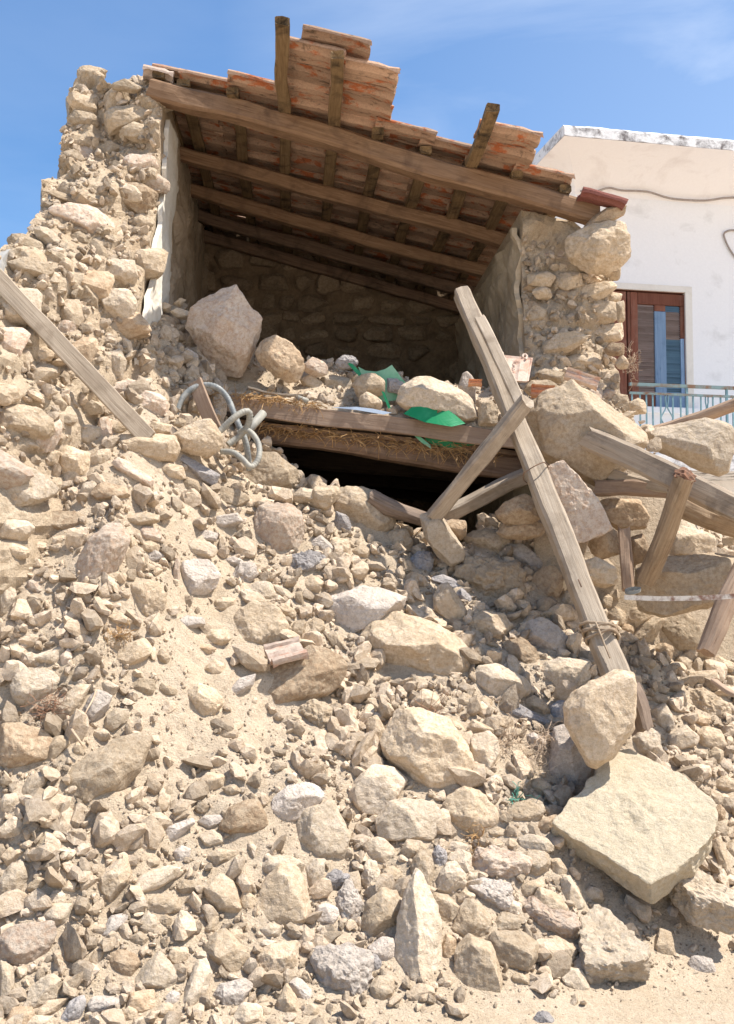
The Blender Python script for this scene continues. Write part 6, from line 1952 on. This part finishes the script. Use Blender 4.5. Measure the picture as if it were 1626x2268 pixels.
loose_tile('brick_fragment', 'orange broken brick lying beside the grey upright slab chip on the floor', 1052, 852, 6.66, (75, 3, 0), (0.20, 0.16), M_BRICK)
loose_tile('red_roof_tile', 'new dark red roof tile lying on top of the short wall at the low end of the roof', 1332, 449, 7.02, (4, 15, 3), (0.75, 0.6), M_TILE_NEW, 'roof tile', TILES[1])
loose_tile('cap_tile', 'weathered tile lying along the head of the tall wall beside the roof beam', 352, 180, 7.0, (0, 12, 5), (0.5, 0.8), M_TILE_PALE, 'roof tile', TILES[2])

# ------------------------------------------------------------------ strands: straw, roots, net, string
def strands(name, mat, specs, n_side=3):
    """specs: list of (points, radius) joined into one mesh."""
    V, F = [], []
    for pts, r in specs:
        p = np.array([tuple(x) for x in pts])
        k = len(V)
        for i in range(len(p)):
            tg = p[min(i + 1, len(p) - 1)] - p[max(i - 1, 0)]
            tg /= (np.linalg.norm(tg) + 1e-9)
            a = np.cross(tg, [0.31, 0.8, 0.52]); a /= (np.linalg.norm(a) + 1e-9)
            b = np.cross(tg, a)
            for s in range(n_side):
                an = 6.283 * s / n_side
                V.append(p[i] + r * (a * math.cos(an) + b * math.sin(an)))
        for i in range(len(p) - 1):
            for s in range(n_side):
                F.append((k + i * n_side + s, k + i * n_side + (s + 1) % n_side, k + (i + 1) * n_side + (s + 1) % n_side, k + (i + 1) * n_side + s))
    return mesh_from(name, np.array(V), np.array(F, dtype=np.int32), mat)

def straw_blades(n, fn, lo=0.03, hi=0.09, droop=0.35):
    out = []
    for _ in range(n):
        p = fn()
        d = Vector((random.gauss(0, 1), random.gauss(-0.25, 0.55), random.gauss(-0.15, droop))).normalized()
        L = random.uniform(lo, hi)
        m = p + d * L * 0.5
        e = p + d * L + Vector((0, 0, -0.15 * L))
        out.append(([p, m, e], random.uniform(0.0012, 0.0024)))
    return out
def plank_pt(a, b, dz, dy):
    t = random.uniform(a, b)
    return FA.lerp(FB, t) + Vector((0, random.uniform(*dy), random.uniform(*dz)))
sp = []
sp += straw_blades(330, lambda: plank_pt(0.30, 0.50, (0.045, 0.085), (-0.05, 0.06)))
sp += straw_blades(200, lambda: plank_pt(0.02, 0.22, (0.05, 0.11), (-0.03, 0.10)), 0.02, 0.06)
sp += straw_blades(120, lambda: plank_pt(0.22, 0.32, (0.02, 0.07), (-0.05, 0.03)), 0.03, 0.10, 0.8)
sp += straw_blades(520, lambda: plank_pt(0.34, 0.86, (-0.125, -0.06), (0.00, 0.14)), 0.03, 0.10)
sp += straw_blades(60, lambda: plank_pt(0.84, 0.95, (-0.13, -0.05), (0.0, 0.06)), 0.03, 0.08, 0.9)
tag(link('straw', strands('straw', M_STRAW, sp)), 'tufts of orange straw spilling over and under the floor plank', 'straw', kind='stuff')

def tangle(name, mat, label, cat, px, py, w, h, n, r, seed, up=0.05, L=0.16, Yfix=None):
    g = random.Random(seed)
    out = []
    for _ in range(n):
        x, y = px + g.gauss(0, w / 2.4), py + g.gauss(0, h / 2.4)
        p = at(x, y, (Yfix or depth_at(x, y)) - g.uniform(0.01, up))
        d = Vector((g.gauss(0, 1), g.gauss(0, 0.6), g.gauss(0, 1))).normalized()
        pts = [p]
        for k in range(5):
            d = (d + Vector((g.gauss(0, 0.7), g.gauss(0, 0.4), g.gauss(-0.05, 0.7)))).normalized()
            pts.append(pts[-1] + d * L / 5)
        out.append((pts, r * g.uniform(0.7, 1.2)))
    return tag(link(name, strands(name, mat, out)), label, cat)
tangle('root_tuft', M_REDROOT, 'reddish tuft of dry root hair hanging under the rounded pale boulder', 'roots', 110, 1572, 30, 30, 60, 0.0013, 1, 0.06, 0.11)
tangle('net_tangle', M_NET, 'tangle of faded brown netting beside the upright net block', 'netting', 1203, 1640, 18, 34, 80, 0.0013, 2, 0.09, 0.10)
tangle('net_strands', M_NET, 'loose net strands trailing down from the netting tangle', 'netting', 1175, 1690, 26, 34, 50, 0.0011, 3, 0.09, 0.14)
tangle('green_string', M_GREENSTRING, 'snarl of green plastic string on the smooth oval stone', 'string', 1142, 1766, 30, 14, 26, 0.0019, 4, 0.09, 0.07)
tangle('fibre_tuft', M_ROOT, 'small brown fibre tuft among stones beside the white-topped block', 'fibres', 1125, 1640, 26, 24, 40, 0.0013, 5, 0.08)
tangle('grass_tuft', M_REDROOT, 'tuft of rusty dry grass above the craggy boulder', 'dry grass', 945, 1590, 34, 14, 30, 0.0013, 6, 0.10)
tangle('needle_litter', M_STRAW, 'scatter of dry needles under the chute-head stone', 'dry needles', 265, 1405, 40, 12, 60, 0.0012, 7, 0.03, 0.07)
tangle('needle_litter', M_STRAW, 'scatter of dry needles below the smooth oval stone', 'dry needles', 1055, 1850, 26, 26, 34, 0.0014, 8, 0.05, 0.09)
tangle('wall_roots', M_ROOT, 'brown root hairs hanging from the edge of the short wall near the railing', 'roots', 1398, 800, 10, 36, 50, 0.0016, 9, 0.05, 0.09, 6.98)
def root(label, pts, r, taper=0.5):
    q = [at(x, y, depth_at(x, y) - d_) for x, y, d_ in pts]
    tag(link('dry_root', tube_mesh('dry_root', q, r, M_ROOT, 7, 6, taper=taper)), label, 'root')
root('twisted pale root running down past the grey root slab', [(150,1588,.05),(153,1600,.07),(160,1618,.08),(172,1635,.08),(184,1652,.06)], 0.009)
root('thin forked root lying up against the grey root slab', [(213,1528,.06),(205,1550,.08),(193,1572,.09),(186,1588,.08)], 0.005)
root('fine hanging rootlet on the half-buried round boulder', [(318,1290,.12),(325,1310,.13),(323,1330,.12)], 0.003)

# ------------------------------------------------------------------ rubble and gravel (far too many to count)
def variant(seed, sub):
    g = np.random.default_rng(seed)
    v, f = ico(sub)
    n = g.standard_normal((11, 3)); n /= np.linalg.norm(n, axis=1)[:, None]
    d = g.uniform(0.5, 0.95, 11)
    q = np.maximum(v @ (n / d[:, None]).T, 1e-3).max(1)
    p = v / np.maximum(q, 0.66)[:, None]
    p = p * (1 + 0.035 * fbm(p * 2.5 + seed, seed, 2))[:, None]
    p *= np.array([1.15, 0.95, 0.72]) * g.uniform(0.8, 1.2, 3)
    return p
def rand_rot(n, g):
    q = g.standard_normal((n, 4)); q /= np.linalg.norm(q, axis=1)[:, None]
    w, x, y, z = q.T
    return np.stack([1 - 2 * (y * y + z * z), 2 * (x * y - z * w), 2 * (x * z + y * w), 2 * (x * y + z * w), 1 - 2 * (x * x + z * z), 2 * (y * z - x * w), 2 * (x * z - y * w), 2 * (y * z + x * w), 1 - 2 * (x * x + y * y)], 1).reshape(n, 3, 3)
def scatter(name, pos, size, sub, seed, mat, nvar=24):
    g = np.random.default_rng(seed)
    f = ico(sub)[1]
    allV, allF = [], []
    which = g.integers(0, nvar, len(pos))
    k = 0
    for vi in range(nvar):
        ix = np.nonzero(which == vi)[0]
        if len(ix) == 0: continue
        base = variant(seed + vi, sub)
        Rm = rand_rot(len(ix), g)
        V = np.einsum('nij,vj->nvi', Rm, base) * size[ix][:, None, None] + pos[ix][:, None, :]
        F = f[None] + (np.arange(len(ix)) * len(base))[:, None, None] + k
        allV.append(V.reshape(-1, 3)); allF.append(F.reshape(-1, 3))
        k += len(ix) * len(base)
    return link(name, mesh_from(name, np.concatenate(allV), np.concatenate(allF), mat))

g = np.random.default_rng(99)
CH = [at(500, 1480, 5.55), at(450, 1600, 5.3), at(560, 1680, 5.1), at(420, 1740, 5.0), at(230, 1900, 4.6), at(100, 1350, 5.7), at(640, 1590, 5.3)]
CHR = [0.18, 0.20, 0.30, 0.24, 0.16, 0.24, 0.15]
def sand_mask(X, Y):
    m = np.zeros_like(X)
    for c, r in zip(CH, CHR):
        d2 = ((X - c.x) ** 2 + ((Y - c.y) * 1.0) ** 2) / (r * r)
        m = np.maximum(m, np.exp(-d2 * 0.8))
    return m
def slope_points(n, lo, hi, power, seed, keep_sand):
    g = np.random.default_rng(seed)
    X = g.uniform(-2.9, 3.2, n); Y = g.uniform(3.3, 7.8, n)
    P = np.stack([X, Y, X * 0], 1)
    dens = 0.85 + 0.5 * fbm(P * 1.7, 201, 3)
    sm = sand_mask(X, Y)
    dens = dens * (1 - (1 - keep_sand) * sm)
    yt = np.interp(X, _kx, _yt)
    dens = np.where(Y < yt - 0.02, dens * np.exp(-(yt - Y) / 0.10) * 0.8, dens)
    dens = np.where(Y > np.interp(X, _kx, _yc) + 0.05, 0, dens)
    if lo > 0.01:                                     # the sandy apron at the road's edge keeps only a few stones
        ap = smooth((X - 0.75) / 0.25) * smooth((5.05 - Y) / 0.2) + smooth((X - 0.15) / 0.25) * smooth((yt - Y) / 0.1)
        dens = dens * (1 - 0.85 * np.clip(ap, 0, 1))
    ok = g.random(n) < np.clip(dens, 0, 1)
    X, Y = X[ok], Y[ok]
    u = g.random(len(X))
    s = (lo ** (1 - power) + u * (hi ** (1 - power) - lo ** (1 - power))) ** (1 / (1 - power))
    Z = pile_z(X, Y)
    pos = np.stack([X, Y, Z], 1)
    pos[:, 1] += 0.02 * fbm(pos * 6, 21, 2) * smooth(pos[:, 2] / 0.3)
    return pos + np.stack([0 * s, -0.25 * s, 0.20 * s], 1), s
pos, s = slope_points(32000, 0.013, 0.072, 2.05, 1, 0.07)
hp = []
X = g.uniform(-1.30, 1.75, 1500); Y = g.uniform(6.0, 7.9, 1500)
fr_ = np.interp(X, [-1.5, 0.9, 1.15, 1.8], [6.63, 6.64, 6.58, 6.54])
ok = (Y > fr_)
X, Y = X[ok], Y[ok]
Zh = heap_z(X, Y)
sh = 0.010 + 0.040 * g.random(len(X)) ** 3
pos = np.concatenate([pos, np.stack([X, Y, Zh + 0.3 * sh], 1)]); s = np.concatenate([s, sh])
B = np.array(BLOCK)
def clear_of_stones(pos, s, k):
    keep = np.ones(len(pos), bool)
    for bx, by, bz, bs in B:
        d2 = (pos[:, 0] - bx) ** 2 + (pos[:, 1] - by) ** 2 + (pos[:, 2] - bz) ** 2
        keep &= d2 > (k * bs + 0.6 * s) ** 2
    return pos[keep], s[keep]
pos, s = clear_of_stones(pos, s, 0.50)
print('rubble', len(s))
o = scatter('rubble', pos, s, 2, 300, M_RUB, 40)
tag(o, 'countless fist-sized and smaller broken stones covering the slope', 'rubble', kind='stuff')
pos, s = slope_points(58000, 0.0035, 0.013, 2.2, 2, 0.6)
X = g.uniform(-1.30, 1.70, 5000); Y = g.uniform(6.2, 7.6, 5000)
fr_ = np.interp(X, [-1.5, 0.9, 1.15, 1.8], [6.62, 6.63, 6.58, 6.54])
ok = Y > fr_; X, Y = X[ok], Y[ok]
sh = g.uniform(0.004, 0.011, len(X))
pos = np.concatenate([pos, np.stack([X, Y, heap_z(X, Y) + 0.003], 1)]); s = np.concatenate([s, sh])
X = g.uniform(-3, 3, 2500); Y = 3.2 + 2.2 * g.random(2500)
sh = g.uniform(0.002, 0.006, 2500)
pos = np.concatenate([pos, np.stack([X, Y, pile_z(X, Y) + 0.001], 1)]); s = np.concatenate([s, sh])
pos, s = clear_of_stones(pos, s, 0.42)
print('gravel', len(s))
o = scatter('gravel', pos, s, 1, 400, M_RUB, 12)
tag(o, 'fine gravel and crumbs strewn over the earth slope', 'gravel', kind='stuff')

# lumps of clay and chips sticking out of the broken wall ends
def wall_lumps(parent, fn, n, seed):
    g = np.random.default_rng(seed)
    P = fn(g, n)
    s = 0.008 + 0.034 * g.random(n) ** 2.6
    o = scatter('wall_lumps', P, s, 2, seed, M_RUB, 20)
    o.parent = parent
    o.matrix_basis = Matrix.Translation(-parent.location)
    o['kind'] = 'stuff'
def lump_l(g, n):
    t = g.random(n); z = 2.0 + 2.9 * g.random(n)
    z = np.minimum(z, wall_top(t))
    X = WL_X0 + 0.63 * t
    Q = np.stack([X, X * 0, z], 1)
    dn = 0.11 * fbm(Q * 3.6, 41, 3) + 0.06 * fbm(Q * 11, 42, 3)
    return np.stack([X, wall_front(t, z) + dn - 0.004, z], 1)
wall_lumps(wall_l, lump_l, 1500, 601)
def lump_r(g, n):
    t = g.random(n); z = 1.2 + 2.7 * g.random(n)
    U = WR_U0 + 0.61 * t
    Q = np.stack([U, U * 0, z], 1)
    dn = 0.06 * fbm(Q * 4.2, 61, 3) + 0.03 * fbm(Q * 15, 62, 3)
    return Hn(U, wr_front(t, z) + dn + 0.065, z)
wall_lumps(wall_r, lump_r, 1000, 602)
